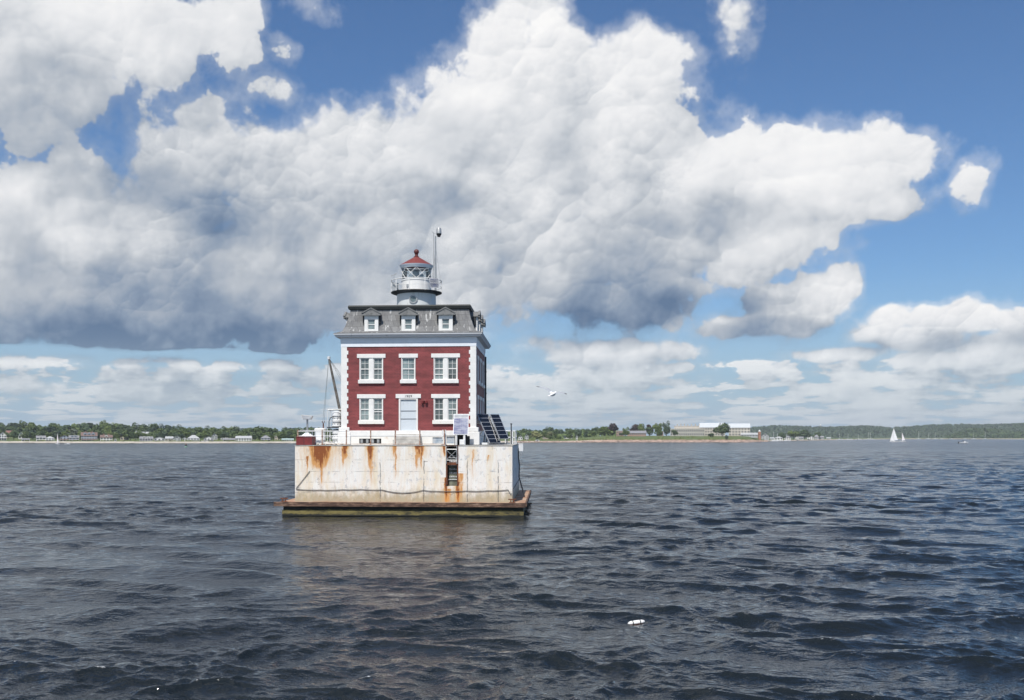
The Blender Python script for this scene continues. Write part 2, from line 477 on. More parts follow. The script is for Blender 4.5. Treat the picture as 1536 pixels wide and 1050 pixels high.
def water_material():
    m = bpy.data.materials.new('sea_water'); m.use_nodes = True
    n = NT(m.node_tree); b = m.node_tree.nodes['Principled BSDF']
    pos = n.n('ShaderNodeNewGeometry').outputs['Position']
    b.inputs['IOR'].default_value = 1.333
    dist = n.vm('LENGTH', pos, out=1)
    stretch = n.vm('MULTIPLY', pos, (0.75, 1.0, 1.0))
    r1 = n.noise(stretch, 2.2, 4, 0.58)
    r2 = n.noise(n.vm('MULTIPLY', pos, (0.5, 1.0, 1.0)), 0.42, 4, 0.6)
    r3 = n.noise(n.vm('MULTIPLY', pos, (0.3, 1.0, 1.0)), 0.09, 3, 0.6)
    farw = n.sstep(dist, 60.0, 260.0)
    h = n.m('MULTIPLY', n.m('SUBTRACT', r1, 0.5), 0.11)
    h = n.m('MULTIPLY_ADD', n.m('SUBTRACT', r2, 0.5), n.m('MULTIPLY', farw, 0.95), h)
    h = n.m('MULTIPLY_ADD', n.m('SUBTRACT', r3, 0.5), n.m('MULTIPLY', n.sstep(dist, 200.0, 700.0), 3.4), h)
    bp = n.n('ShaderNodeBump', {'Strength': 1.0, 'Distance': 1.0, 'Height': h})
    n.put(b.inputs['Normal'], bp.outputs[0])
    n.put(b.inputs['Roughness'], n.sstep(dist, 20.0, 700.0, 0.05, 0.17))
    col = n.mix(n.noise(pos, 0.02, 2), (0.008, 0.012, 0.015), (0.014, 0.018, 0.020))
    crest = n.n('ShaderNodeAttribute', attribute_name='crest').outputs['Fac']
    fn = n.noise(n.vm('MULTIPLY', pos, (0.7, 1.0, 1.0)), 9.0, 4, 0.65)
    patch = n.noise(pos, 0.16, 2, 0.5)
    foam_glint = n.m('MULTIPLY', n.sstep(n.m('ADD', crest, n.m('MULTIPLY', n.m('SUBTRACT', patch, 0.5), 0.9)), 0.46, 0.72), n.sstep(fn, 0.56, 0.66))  # wavelet foam; its white specks also paint in the sun's sparkle
    n.put(b.inputs['Base Color'], n.mix(foam_glint, col, (0.75, 0.77, 0.78)))
    return m
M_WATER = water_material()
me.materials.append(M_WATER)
water = bpy.data.objects.new('water', me); C.objects.link(water)
tag(water, 'dark rippled harbour water with small breaking wavelets', 'water', kind='structure')


# ------------------------------------------------------------------ the far shore
def interp(x, tab):
    return float(np.interp(x, [a for a, b in tab], [b for a, b in tab]))
DS = [(-900, 980), (0, 935), (230, 880), (440, 890), (600, 930), (770, 985), (960, 1040), (1120, 1045), (1150, 1200), (1200, 1500), (1270, 1950), (1340, 2500), (1430, 2600), (1540, 2500), (2400, 2600)]
SKYL = [(-900, 634), (0, 634.5), (40, 635), (60, 636.5), (100, 637.5), (150, 634), (165, 637), (200, 638), (262, 638), (300, 641), (330, 643), (357, 641.5), (400, 646), (450, 644), (600, 643), (770, 642), (870, 643), (925, 645)]
def ds(px): return interp(px, DS)
def land(px, t):
    """height of the land t metres inland along the line of sight at px"""
    beach = 1.3 * min(t / 10, 1) if t > 0 else max(-3.0, t * .12)
    if t <= 10: return beach
    fort = interp(px, [(840, 0), (905, 1), (1120, 1), (1150, 0)])
    zf = np.interp(t, [10, 16, 26, 60, 140, 400], [1.4, 2.6, 3.2, 6.3, 7.0, 7.0])
    top = CAMH + (CY - interp(px, SKYL)) / FPX * (ds(px) + 260) - 11.5
    zl = np.interp(t, [10, 30, 60, 260, 500], [1.4, 2.0, 2.6, max(top, 2.6), max(top, 2.6) + 1])
    zr_ = np.interp(t, [10, 40, 200, 500], [1.3, 1.8, 2.5, 3.0])
    rgt = interp(px, [(1130, 0), (1160, 1)])
    return float((1 - rgt) * ((1 - fort) * zl + fort * zf) + rgt * zr_)
def place(px, t):
    D = ds(px) + t
    return Vector(((px - CX) / FPX * D, D, land(px, t)))

# --- ground of the shore, one sheet from the water's edge inland
pxs = list(np.arange(-900, 2401, 7.0)); ts = [-12, -3, 0, 2, 4.5, 7, 10, 13, 17, 22, 28, 36, 46, 60, 80, 110, 150, 200, 260, 340, 460]
m = MB(); tv = []; kz = []
for i, px in enumerate(pxs):
    for j, t in enumerate(ts):
        jt = t + (2.2 * mnoise.noise(Vector((px * .06, t * .1, 3))) if -4 < t < 40 else 0)
        D = ds(px) + jt
        zz_ = land(px, t) + (.35 * mnoise.noise(Vector((px * .15, t * .2, 0))) if t > 0 else 0)
        m.v.append(((px - CX) / FPX * D, D, zz_)); tv.append(t); kz.append(interp(px, [(-900, 0), (700, 0), (800, .5), (905, 1), (1125, 1), (1150, .4), (2400, .3)]))
n2 = len(ts)
for i in range(len(pxs) - 1):
    for j in range(n2 - 1):
        a = i * n2 + j
        m.f.append((a, a + n2, a + n2 + 1, a + 1))
def shore_fn(n, co, c, b):
    t = n.n('ShaderNodeAttribute', attribute_name='inland').outputs['Fac']
    k = n.n('ShaderNodeAttribute', attribute_name='rocky').outputs['Fac']
    nz_ = n.noise(co, 0.12, 4, 0.65)
    t2 = n.m('MULTIPLY_ADD', n.m('SUBTRACT', nz_, 0.5), 12.0, t)
    sand = n.mix(k, (0.56, 0.51, 0.42), (0.50, 0.37, 0.29))
    sand = n.mix(n.sstep(n.noise(co, 0.35, 5, 0.7), 0.45, 0.65), sand, (0.30, 0.25, 0.20))
    sand = n.mix(n.sstep(t, 0.5, 3.0, 1.0, 0.0), sand, (0.06, 0.05, 0.04))
    grass = n.mix(n.noise(co, 0.05, 4), (0.075, 0.115, 0.03), (0.13, 0.16, 0.05))
    return n.mix(n.sstep(t2, 14.0, 19.0), sand, grass)
M_SHORE = mat('beach_and_grass', (0.5, 0.45, 0.38), 0.9, fn=shore_fn)
shore = m.build('shore', M_SHORE, smooth='all')
for nm, dat in (('inland', tv), ('rocky', kz)):
    shore.data.attributes.new(nm, 'FLOAT', 'POINT').data.foreach_set('value', np.array(dat, dtype=np.float32))
tag(shore, 'sandy beach and grass of the far shore', 'shore', kind='structure')

# --- riprap along the water's edge
M_RIP = mat('pinkish_granite', (0.50, 0.37, 0.30), 0.85, var=0.4, scale=0.25)
m = MB()
r9 = random.Random(5)
for k in range(1500):
    px = r9.choice((r9.uniform(775, 1150), r9.uniform(905, 1135)))
    t = r9.uniform(1, 13) if px > 900 else r9.uniform(1, 8)
    p = place(px, t); s_ = r9.uniform(.5, 1.5)
    if px < 900: s_ *= .8
    vs = [Vector((r9.uniform(.6, 1.1) * sx, r9.uniform(.6, 1.1) * sy, r9.uniform(.4, .8) * sz)) * s_ for sx in (-1, 1) for sy in (-1, 1) for sz in (-1, 1)]
    m.add([tuple(p + v) for v in vs], [(0, 1, 3, 2), (4, 6, 7, 5), (0, 4, 5, 1), (2, 3, 7, 6), (0, 2, 6, 4), (1, 5, 7, 3)])
rip = m.build('rocks', M_RIP); tag(rip, 'pinkish granite boulders heaped along the shore below the fort', 'rocks', kind='stuff')

# --- foliage
def leaf_fn(dark, lite):
    def f(n, co, c, b):
        oi = n.n('ShaderNodeObjectInfo').outputs['Random']
        v = n.n('ShaderNodeNewGeometry').outputs['Random Per Island']
        col = n.mix(v, dark, lite)
        k = n.m('MULTIPLY_ADD', oi, 0.75, 0.62)
        return n.mix(1.0, col, n.comb(n.m('MULTIPLY', k, n.m('MULTIPLY_ADD', oi, 0.25, 0.9)), k, n.m('MULTIPLY_ADD', oi, -0.2, 0.95)), 'MULTIPLY')
    return f
M_LEAF = mat('green_leaves', (0.05, 0.08, 0.03), 0.7, fn=leaf_fn((0.045, 0.080, 0.030), (0.085, 0.130, 0.048)))
M_LEAFH = mat('far_hill_leaves', (0.04, 0.07, 0.03), 0.7, fn=leaf_fn((0.020, 0.046, 0.024), (0.046, 0.082, 0.040)))
M_LEAFP = mat('copper_beech_leaves', (0.03, 0.02, 0.02), 0.7, fn=leaf_fn((0.022, 0.013, 0.016), (0.050, 0.028, 0.030)))
M_LEAFG = mat('grey_green_leaves', (0.12, 0.14, 0.10), 0.7, fn=leaf_fn((0.10, 0.125, 0.075), (0.17, 0.19, 0.13)))
M_BARK = mat('bark', (0.09, 0.07, 0.05), 0.9, var=0.3)
def crown_points(r_, lumps, n_):
    """leaf cluster centres over lumpy crown surfaces; returns (point, outward)"""
    L = []
    for k in range(lumps):
        a = r_.uniform(0, 6.28); rad = r_.uniform(.15, .80)
        zc = r_.uniform(-.35, .65)
        L.append((Vector((rad * math.cos(a) * (1 - .35 * max(zc, 0)), rad * math.sin(a) * (1 - .35 * max(zc, 0)), zc)), r_.uniform(.30, .52)))
    L.append((Vector((0, 0, -.1)), .74)); L.append((Vector((.2, -.3, -.3)), .5)); L.append((Vector((-.25, .1, -.35)), .5))
    out_ = []
    for k in range(n_):
        c_, rr_ = L[k % len(L)]
        d = Vector((r_.gauss(0, 1), r_.gauss(0, 1), r_.gauss(0, 1))).normalized()
        out_.append((c_ + d * rr_ * r_.uniform(.72, 1.06), d))
    return out_
def add_leaf(m, p, d, s, r_):
    d = (d + Vector((r_.gauss(0, .5), r_.gauss(0, .5), r_.gauss(0, .5)))).normalized()
    u_ = d.orthogonal().normalized(); w_ = d.cross(u_)
    a = r_.uniform(0, 6.28)
    u2 = u_ * math.cos(a) + w_ * math.sin(a); w2 = d.cross(u2)
    o = len(m.v)
    m.v += [tuple(p + (u2 * x + w2 * y) * s + d * z * s) for x, y, z in ((-1, -.5, -.1), (0, -.9, .15), (1, -.4, -.05), (.7, .7, -.15), (-.6, .8, .1))]
    m.f.append(tuple(range(o, o + 5)))
def crown_mesh(seed, n_=640, leaf=.105, squash=1.0):
    r_ = random.Random(seed); m = MB()
    for p, d in crown_points(r_, 9, n_):
        p.z *= squash
        add_leaf(m, p, d, leaf * r_.uniform(.7, 1.3), r_)
    me_ = bpy.data.meshes.new('crown'); me_.from_pydata(m.v, [], m.f); me_.update(); return me_
CROWNS = {}
for ki, mt in (('green', M_LEAF), ('purple', M_LEAFP), ('grey', M_LEAFG)):
    CROWNS[ki] = [crown_mesh(40 + k, squash=(.8, .95, 1.1, .75, .9, 1.2)[k]) for k in range(6 if ki == 'green' else 2)]
    for me_ in CROWNS[ki]: me_.materials.append(mt)
mt_ = MB(); mt_.tube([(0, 0, -.1), (0.02, 0, .5), (0, .02, 1.0)], [.06, .045, .025], 6)
for k in range(4):
    a = k * 1.6 + .3; mt_.tube([(0.01, 0, .45 + .1 * k), (.22 * math.cos(a), .22 * math.sin(a), .75 + .06 * k)], [.025, .012], 5)
TRUNK = bpy.data.meshes.new('trunk'); TRUNK.from_pydata(mt_.v, [], mt_.f); TRUNK.materials.append(M_BARK)
def tree(pos, h, w, label, group, kind='green', rg=rng):
    t = empty('tree', pos, rg.uniform(0, 6.28), label, 'tree', group)
    c = bpy.data.objects.new('crown', rg.choice(CROWNS[kind])); C.objects.link(c); c.parent = t
    ch = h * .82
    c.location = (0, 0, h - ch * .5); c.scale = (w / 2 / .85, w / 2 / .85, ch / 2 / .85)
    k = bpy.data.objects.new('trunk', TRUNK); C.objects.link(k); k.parent = t
    k.scale = (h * .55, h * .55, h * .7)
    return t
rt = random.Random(21)
def belt(x0, x1, step, t0, t1, h0, h1, label, group, skip=()):
    px = x0
    while px < x1:
        p = px + rt.uniform(-.3, .3) * step
        if not any(a < p < b for a, b in skip):
            t = rt.uniform(t0, t1); h = rt.uniform(h0, h1)
            tree(place(p, t), h, h * rt.uniform(.85, 1.25), label, group, rg=rt)
        px += step * rt.uniform(.75, 1.25)
belt(-60, 470, 8.0, 225, 275, 9.5, 14.5, 'dark green tree on the wooded skyline behind the left shore houses', 'skyline trees of the left shore', ())
belt(-60, 470, 11.0, 130, 190, 9, 13, 'green tree on the slope above the left shore houses', 'slope trees of the left shore')
belt(-60, 470, 7.5, 48, 100, 6, 9.5, 'round green tree among the houses of the left shore', 'trees among the left shore houses')
belt(430, 925, 9.5, 215, 275, 9, 13.5, 'dark green tree on the low wooded skyline right behind the pier', 'skyline trees behind the pier', ((505, 765),))
belt(430, 925, 13.0, 90, 150, 7.5, 11, 'green tree on low ground between the pier and the fort', 'low ground trees beside the pier', ((505, 765),))
belt(780, 905, 13.0, 45, 75, 4, 7, 'bushy green tree near the stony shore left of the fort', 'bushy shore trees left of the fort')
for px, t, h, w, kd, lab in (
        (919, 120, 15.0, 12, 'purple', 'dark purple copper beech left of the long brown brick building'), (951, 200, 14.5, 13, 'purple', 'dark purple copper beech rising behind the long brick building roof'),
        (974, 190, 14.5, 9, 'purple', 'narrow dark purple beech between two green trees by the brick building'), (963, 150, 15.0, 10, 'green', 'green tree just right of the long brick building, nearest its end wall'),
        (986.5, 150, 16.5, 10.5, 'green', 'tall green tree between the brick building and the single oval tree'), (999.5, 110, 15.5, 8.5, 'green', 'dense oval green tree standing alone left of the grey fort'),
        (975, 80, 10.0, 9, 'green', 'pale green rounded tree on the lawn before the tall tree'), (989, 75, 6.5, 9, 'green', 'low spreading green tree on the lawn left of the oval tree'),
        (1012, 60, 7.0, 7, 'green', 'small round green tree on the lawn before the grey fort'), (1083.5, 62, 15.0, 15, 'green', 'broad green tree in front of the two pale roofed buildings'),
        (938.5, 62, 9.0, 7, 'green', 'small green tree in front of the long brown brick building'), (932, 60, 4, 6, 'green', 'low green bush before the left end of the brick building'),
        (1066, 55, 4.0, 8, 'green', 'low wide green bush below the long white roof'), (1090, 18, 5, 4, 'green', 'small dark shrub at the edge of the pink rocks'),
        (107, 75, 11, 17, 'grey', 'broad silvery grey green tree above the blue gray gabled house'), (432, 95, 8, 10, 'green', 'pale rounded tree above the low pale shed on the left beach'),
        (806, 70, 9, 13, 'grey', 'broad grey green willow on the shore right of the pier'), (826, 85, 9, 9, 'grey', 'smaller grey green willow right of the broad willow')):
    tree(place(px, t), h, w, lab, None, kd, rt)
# the wood itself: one continuous mass behind the single trees
m = MB(); r5 = random.Random(3)
for k in range(9000):
    px = r5.uniform(-420, 930); t = r5.uniform(100, 330)
    if 520 < px < 750 and r5.random() < .6: continue
    p = place(px, t); hh = r5.uniform(0, 1)
    p.z += hh * (7.5 if t > 180 else 5.5)
    add_leaf(m, p, Vector((0, -.7, .7)), r5.uniform(1.1, 2.4), r5)
wd_ = m.build('woods', M_LEAF); tag(wd_, 'continuous green wood filling the slope behind the shore trees', 'wood', kind='stuff')
# --- low scrub along the lawn edge and beach
m = MB()
for k in range(2600):
    px = r5.choice((r5.uniform(-60, 470), r5.uniform(770, 1140), r5.uniform(770, 1140)))
    t = r5.uniform(15, 30) if r5.random() < .6 else r5.uniform(30, 60)
    if mnoise.noise(Vector((px * .05, t * .03, 9))) < -.05: continue
    p = place(px, t); p.z += r5.uniform(0, .8)
    add_leaf(m, p, Vector((0, -.7, .7)), r5.uniform(.35, .8), r5)
sc = m.build('undergrowth', mat('olive_scrub_leaves', (0.1, 0.12, 0.04), 0.8, fn=leaf_fn((0.06, 0.085, 0.025), (0.13, 0.16, 0.05)))); tag(sc, 'olive green scrub along the lawn and beach edge', 'scrub', kind='stuff')

# --- far wooded hills on the right
def hill(name, x0, x1, d0, d1, tab, label, seed, leafs, n_, th):
    m = MB(); pl_ = list(np.arange(x0, x1 + 1, 8.0)); tl = np.linspace(0, 1, 14)
    H = lambda px, q: max(.5, (CAMH + (CY - interp(px, tab)) / FPX * (d0 + (d1 - d0) * .75) - th) * (np.sin(min(q / .75, 1.25) * math.pi / 2) ** 1.2) + 7 * mnoise.noise(Vector((px * .012, q * 2.5, seed))) * min(1, q * 3))
    for px in pl_:
        for q in tl:
            D = d0 + (d1 - d0) * q
            m.v.append(((px - CX) / FPX * D, D, H(px, q)))
    k_ = len(tl)
    for i in range(len(pl_) - 1):
        for j in range(k_ - 1): m.f.append((i * k_ + j, (i + 1) * k_ + j, (i + 1) * k_ + j + 1, i * k_ + j + 1))
    o = m.build(name, mat('hill_ground', (0.045, 0.07, 0.025), 0.9), smooth='all'); tag(o, label + ' ground', 'hill', kind='structure')
    m = MB(); r6 = random.Random(seed)
    for k in range(n_):
        px = r6.uniform(x0, x1); q = r6.random() ** .8 * .98 + .01; D = d0 + (d1 - d0) * q
        c_ = Vector(((px - CX) / FPX * D, D, H(px, q) + r6.uniform(.3, 1) * th))
        s_ = r6.uniform(3, 6.5)
        for j in range(leafs):
            d = Vector((r6.gauss(0, 1), r6.gauss(0, 1) - .5, abs(r6.gauss(0, 1)) + .1)).normalized()
            add_leaf(m, c_ + d * s_ * .8 - Vector((0, 0, s_ * .4)), d, s_ * r6.uniform(.4, .7), r6)
    o = m.build('woods', M_LEAFH); tag(o, label, 'wood', kind='stuff')
hill('hills', 1095, 2100, 3100, 4300, [(1095, 642), (1130, 641), (1180, 639.5), (1300, 640), (1340, 641.5), (1400, 637.5), (1460, 636.5), (1536, 635.5), (2100, 634)], 'long low wooded hill beyond the harbour on the right', 4, 7, 7000, 9)
hill('hills', 1420, 1900, 2650, 2950, [(1420, 657), (1436, 649), (1450, 643.5), (1475, 641.5), (1500, 644), (1520, 649), (1540, 648), (1900, 648)], 'darker wooded headland in front of the right hill', 8, 8, 1400, 9)


# ------------------------------------------------------------------ the lighthouse on its pier
def W_(u, v, z=0.0): return ORG + UH * u + VH * v + Vector((0, 0, z))
def U(px, v):                  # distance along the front, for a plane v behind the pier's front
    a = (px - CX) / FPX
    return (a * (ORG.y + v * VH.y) - ORG.x - v * VH.x) / (UH.x - a * UH.y)
def Z(py, u, v): return CAMH + (CY - py) / FPX * W_(u, v).y
def station(name, label, cat, u, v, z, group=None):
    return empty(name, W_(u, v, z), -TH, label, cat, group, off=(u, v, z))

DECK = 4.97
HX, HV, HD = 5.0, 2.8, 10.0     # house half width, front, depth

# --- paint, brick, metal
def brick_fn(n, co, c, b):
    x, y, z = n.xyz(co)
    v = n.comb(n.m('ADD', x, y), z, 0.0)
    br = n.n('ShaderNodeTexBrick', {'Vector': v, 'Color1': (0.9, 0.9, 0.9), 'Color2': (0.66, 0.66, 0.66), 'Mortar': (1.3, 1.3, 1.3),
             'Scale': 1.0, 'Mortar Size': 0.012, 'Brick Width': 0.23, 'Row Height': 0.105, 'Bias': 0.1})
    big = n.sstep(n.noise(n.vm('MULTIPLY', co, (0.5, 0.5, 1.6)), 1.3, 6, 0.68), 0.3, 0.72, 0.70, 1.22)
    col = n.mix(1.0, c, br.outputs['Color'], 'MULTIPLY')
    col = n.mix(1.0, col, n.comb(big, big, big), 'MULTIPLY')
    # flaked paint, mostly low on the wall
    lowz = n.sstep(z, 0.4, 3.2, 1.0, 0.12)
    fl = n.m('MULTIPLY', n.sstep(n.noise(n.vm('MULTIPLY', co, (1, 1, 1.8)), 5.0, 6, 0.72), 0.66, 0.72), n.sstep(n.noise(co, 0.55, 2), 0.5, 0.7))
    col = n.mix(n.m('MULTIPLY', fl, lowz), col, (0.42, 0.34, 0.32))
    bp = n.n('ShaderNodeBump', {'Strength': 0.45, 'Distance': 0.015, 'Height': n.m('SUBTRACT', 1.0, br.outputs['Fac'])})
    n.put(b.inputs['Normal'], bp.outputs[0])
    return col
M_BRICK = mat('red_painted_brick', (0.245, 0.052, 0.052), 0.6, fn=brick_fn)
def streak_fn(amount, tint=(0.45, 0.28, 0.12), zs=0.25, sc=7.0, lo=0.55):
    def f(n, co, c, b):
        st = n.noise(n.vm('MULTIPLY', co, (1, 1, zs)), sc, 5, 0.65)
        return n.mix(n.m('MULTIPLY', n.sstep(st, lo, lo + 0.2), amount), c, tint)
    return f
M_TRIM = mat('white_trim_paint', (0.80, 0.79, 0.76), 0.5, var=0.06, scale=2.5)
M_TRIMR = mat('weathered_white_trim', (0.80, 0.78, 0.73), 0.6, fn=streak_fn(0.5, (0.55, 0.38, 0.24), 1.0, 3.5))
M_FRIEZE = mat('pale_blue_white_paint', (0.76, 0.80, 0.85), 0.55, var=0.06, scale=1.5)
M_CORN = mat('weathered_cornice_paint', (0.60, 0.62, 0.64), 0.6, fn=streak_fn(0.6, (0.25, 0.25, 0.26), 0.8, 4.0))
M_METALW = mat('white_painted_metal', (0.72, 0.74, 0.75), 0.4, fn=streak_fn(0.5, (0.42, 0.30, 0.2), 0.5, 5.0, 0.6))
M_GALV = mat('grey_galvanised_metal', (0.42, 0.43, 0.43), 0.5, metal=0.5, var=0.2)
M_DARK = mat('black_painted_iron', (0.018, 0.019, 0.02), 0.45, var=0.3)
M_GLASSD = mat('window_glass', (0.17, 0.21, 0.21), 0.06, var=0.5, scale=1.3, spec=0.7, fn=lambda n, co, c, b: n.mix(1.0, c, n.vm('SCALE', (1, 1, 1), n.m('MULTIPLY_ADD', n.n('ShaderNodeObjectInfo').outputs['Random'], 0.9, 0.5)), 'MULTIPLY'))
M_INT = mat('dark_interior', (0.012, 0.012, 0.013), 0.9)
M_DOOR = mat('pale_grey_door_paint', (0.60, 0.65, 0.69), 0.5, fn=streak_fn(0.5, (0.42, 0.46, 0.5), 0.5, 4.0))
M_DOORD = mat('dark_door_groove', (0.10, 0.11, 0.13), 0.7)
M_CONC = mat('pale_concrete', (0.50, 0.48, 0.44), 0.85, var=0.25, scale=2.0, bump=0.3)
def slate_fn(n, co, c, b):
    x, y, z = n.xyz(co)
    v = n.comb(n.m('ADD', x, y), z, 0.0)
    br = n.n('ShaderNodeTexBrick', {'Vector': v, 'Color1': (1, 1, 1), 'Color2': (0.72, 0.72, 0.72), 'Mortar': (0.5, 0.5, 0.5),
             'Scale': 1.0, 'Mortar Size': 0.016, 'Brick Width': 0.62, 'Row Height': 0.44, 'Bias': 0.0}, offset=0.5)
    col = n.mix(1.0, c, br.outputs['Color'], 'MULTIPLY')
    st = n.noise(n.vm('MULTIPLY', co, (1, 1, 0.09)), 4.0, 6, 0.68)
    col = n.mix(n.m('MULTIPLY', n.sstep(st, 0.56, 0.66), 0.85), col, (0.62, 0.62, 0.60))
    st2 = n.noise(n.vm('MULTIPLY', co, (1, 1, 0.3)), 3.0, 5, 0.7)
    return n.mix(n.m('MULTIPLY', n.sstep(st2, 0.46, 0.70), 0.75), col, (0.10, 0.10, 0.105))
M_SLATE = mat('weathered_grey_roof_slate', (0.21, 0.21, 0.208), 0.75, fn=slate_fn, bump=0.25)
M_CURB = mat('dark_green_grey_roof_edge', (0.016, 0.020, 0.019), 0.6, var=0.3)
M_LEAD = mat('weathered_dormer_lead', (0.20, 0.20, 0.195), 0.65, fn=streak_fn(0.7, (0.06, 0.065, 0.065), 1.0, 4.0, 0.48))
M_DORMD = mat('dark_dormer_cheek', (0.030, 0.032, 0.034), 0.7)

# rust streaks on the pier: (u, z top, half width, length, strength)
POSTPX = [446.8, 483.3, 519.6, 556.0, 593.0, 629.8, 666.7]
POSTU = [U(p, 0.25) for p in POSTPX]
RUST = [(POSTU[1] - 0.1, 5.1, 0.95, 1.9, 1.4), (POSTU[1] - 0.02, 4.6, 0.14, 2.6, 0.95), (POSTU[1] + 0.5, 4.97, 0.3, 0.9, 0.8), (POSTU[1] - 0.55, 4.6, 0.2, 1.5, 0.55),
        (POSTU[2] - 0.08, 5.1, 0.32, 1.2, 1.1), (POSTU[2] - 0.2, 4.4, 0.16, 1.2, 0.45), (POSTU[3], 5.1, 0.26, 2.0, 0.95), (POSTU[3] + 0.1, 4.6, 0.14, 2.8, 0.45),
        (POSTU[4], 4.97, 0.2, 1.0, 0.55), (POSTU[4] + 0.05, 4.8, 0.07, 2.4, 0.6), (POSTU[5], 5.1, 0.42, 1.1, 1.1), (POSTU[5] + 0.1, 4.6, 0.1, 1.4, 0.7), (POSTU[5] - 0.2, 4.3, 0.16, 1.4, 0.4),
        (POSTU[6] - 0.02, 4.97, 0.13, 0.9, 0.9), (U(669, 0), 2.7, 0.16, 2.3, 1.0), (U(686.5, 0), 2.4, 0.17, 2.3, 0.95), (U(671, 0), 1.9, 0.35, 1.3, 0.6), (U(690, 0), 3.0, 0.28, 2.2, 0.45),
        (U(461, 0), 4.2, 0.10, 1.3, 0.7), (U(709, 0), 4.7, 0.12, 2.4, 0.28), (U(732, 0), 4.3, 0.06, 0.5, 0.6)]
def pier_fn(n, co, c, b):
    x, y, z = n.xyz(co)
    warp = n.noise(co, 1.3, 4, 0.6, out='Color')
    wx = n.m('MULTIPLY_ADD', n.m('SUBTRACT', n.xyz(warp)[0], 0.5), 0.42, x)
    col = c
    # yellowed paint, coming and going in tall patches
    st = n.noise(n.vm('MULTIPLY', co, (0.9, 0.9, 0.22)), 1.5, 6, 0.62)
    col = n.mix(n.m('MULTIPLY', n.sstep(st, 0.42, 0.72), 0.68), col, (0.74, 0.63, 0.43))
    # bare grey concrete where paint has gone
    bare = n.noise(n.vm('MULTIPLY', co, (1, 1, 0.8)), 2.1, 8, 0.72)
    col = n.mix(n.m('MULTIPLY', n.sstep(bare, 0.55, 0.62), 0.75), col, (0.50, 0.53, 0.56))
    fleck = n.noise(co, 9.0, 6, 0.75)
    col = n.mix(n.m('MULTIPLY', n.sstep(fleck, 0.60, 0.66), n.m('MULTIPLY', n.sstep(n.noise(co, 0.6, 2), 0.40, 0.60), 0.8)), col, (0.24, 0.25, 0.27))
    sp_ = n.noise(n.vm('MULTIPLY', co, (0.55, 0.55, 2.6)), 1.7, 5, 0.62)
    col = n.mix(n.m('MULTIPLY', n.sstep(sp_, 0.685, 0.71), 0.85), col, (0.13, 0.13, 0.135))
    # weed and grime low down
    g = n.m('MULTIPLY', n.sstep(n.m('MULTIPLY_ADD', n.m('SUBTRACT', n.noise(n.vm('MULTIPLY', co, (1, 1, 0.5)), 2.6, 5, 0.65), 0.5), 1.6, z), 0.15, 1.15, 1.0, 0.0), 0.8)
    col = n.mix(g, col, (0.30, 0.26, 0.15))
    # rust
    rn = n.noise(n.vm('MULTIPLY', co, (1, 1, 0.2)), 6.0, 6, 0.68)
    rbreak = n.sstep(rn, 0.28, 0.58, 0.28, 1.2)
    front = n.sstep(y, 0.7, 0.9, 1.0, 0.0)
    tot = None; halo = None
    for (u, zt, w, L, s) in RUST:
        zt -= 0.98
        t = n.m('DIVIDE', n.m('SUBTRACT', zt, z), L, clamp=True)           # 0 at the top .. 1 at the end
        up = n.sstep(z, zt, zt + 0.05, s, 0.0)
        dxx_ = n.m('SUBTRACT', wx, u)
        qh = n.m('MULTIPLY', dxx_, 1 / (1.9 * w + .12)); qh = n.m('MAXIMUM', n.m('MULTIPLY_ADD', qh, n.m('MULTIPLY', qh, -1.0), 1.0), 0.0)
        hv = n.m('MULTIPLY', n.m('MULTIPLY', qh, up), n.m('SUBTRACT', 1.0, n.m('MULTIPLY', t, 0.75)))
        hv = n.m('MULTIPLY', hv, n.sstep(z, zt - 1.35 * L, zt - 0.8 * L))
        halo = hv if halo is None else n.m('MAXIMUM', halo, hv)
        q = n.m('DIVIDE', dxx_, n.m('MULTIPLY_ADD', t, -0.45 * w, w))
        q = n.m('MAXIMUM', n.m('SUBTRACT', 1.0, n.m('MULTIPLY', q, q)), 0.0)
        v = n.m('MULTIPLY', n.m('MULTIPLY', q, n.m('SUBTRACT', 1.0, n.m('POWER', t, 1.6))), up)
        tot = v if tot is None else n.m('SMOOTH_MAX', tot, v, 0.12)
    tot = n.m('MULTIPLY', n.m('MULTIPLY', tot, rbreak), front)
    halo = n.m('MULTIPLY', n.m('MULTIPLY', halo, n.sstep(rn, 0.25, 0.65, 0.25, 1.0)), front)
    col = n.mix(n.m('MULTIPLY', halo, 0.85), col, (0.66, 0.40, 0.14))
    col = n.mix(n.sstep(tot, 0.02, 0.34, 0.0, 0.88), col, (0.60, 0.27, 0.06))
    col = n.mix(n.sstep(n.m('ADD', tot, n.m('MULTIPLY', n.m('SUBTRACT', n.noise(co, 5.0, 5, 0.7), 0.5), 0.5)), 0.36, 0.78, 0.0, 0.96), col, (0.24, 0.065, 0.015))
    # cracks and block joints
    cv = n.n('ShaderNodeTexVoronoi', {'Scale': 0.55, 'Vector': n.vm('ADD', co, n.vm('SCALE', n.vm('SUBTRACT', warp, (0.5, 0.5, 0.5)), 1.7))}, feature='DISTANCE_TO_EDGE')
    cr = n.m('MULTIPLY', n.sstep(cv.outputs['Distance'], 0.004, 0.013, 0.7, 0.0), n.sstep(n.noise(co, 0.9, 4, 0.65), 0.56, 0.66))
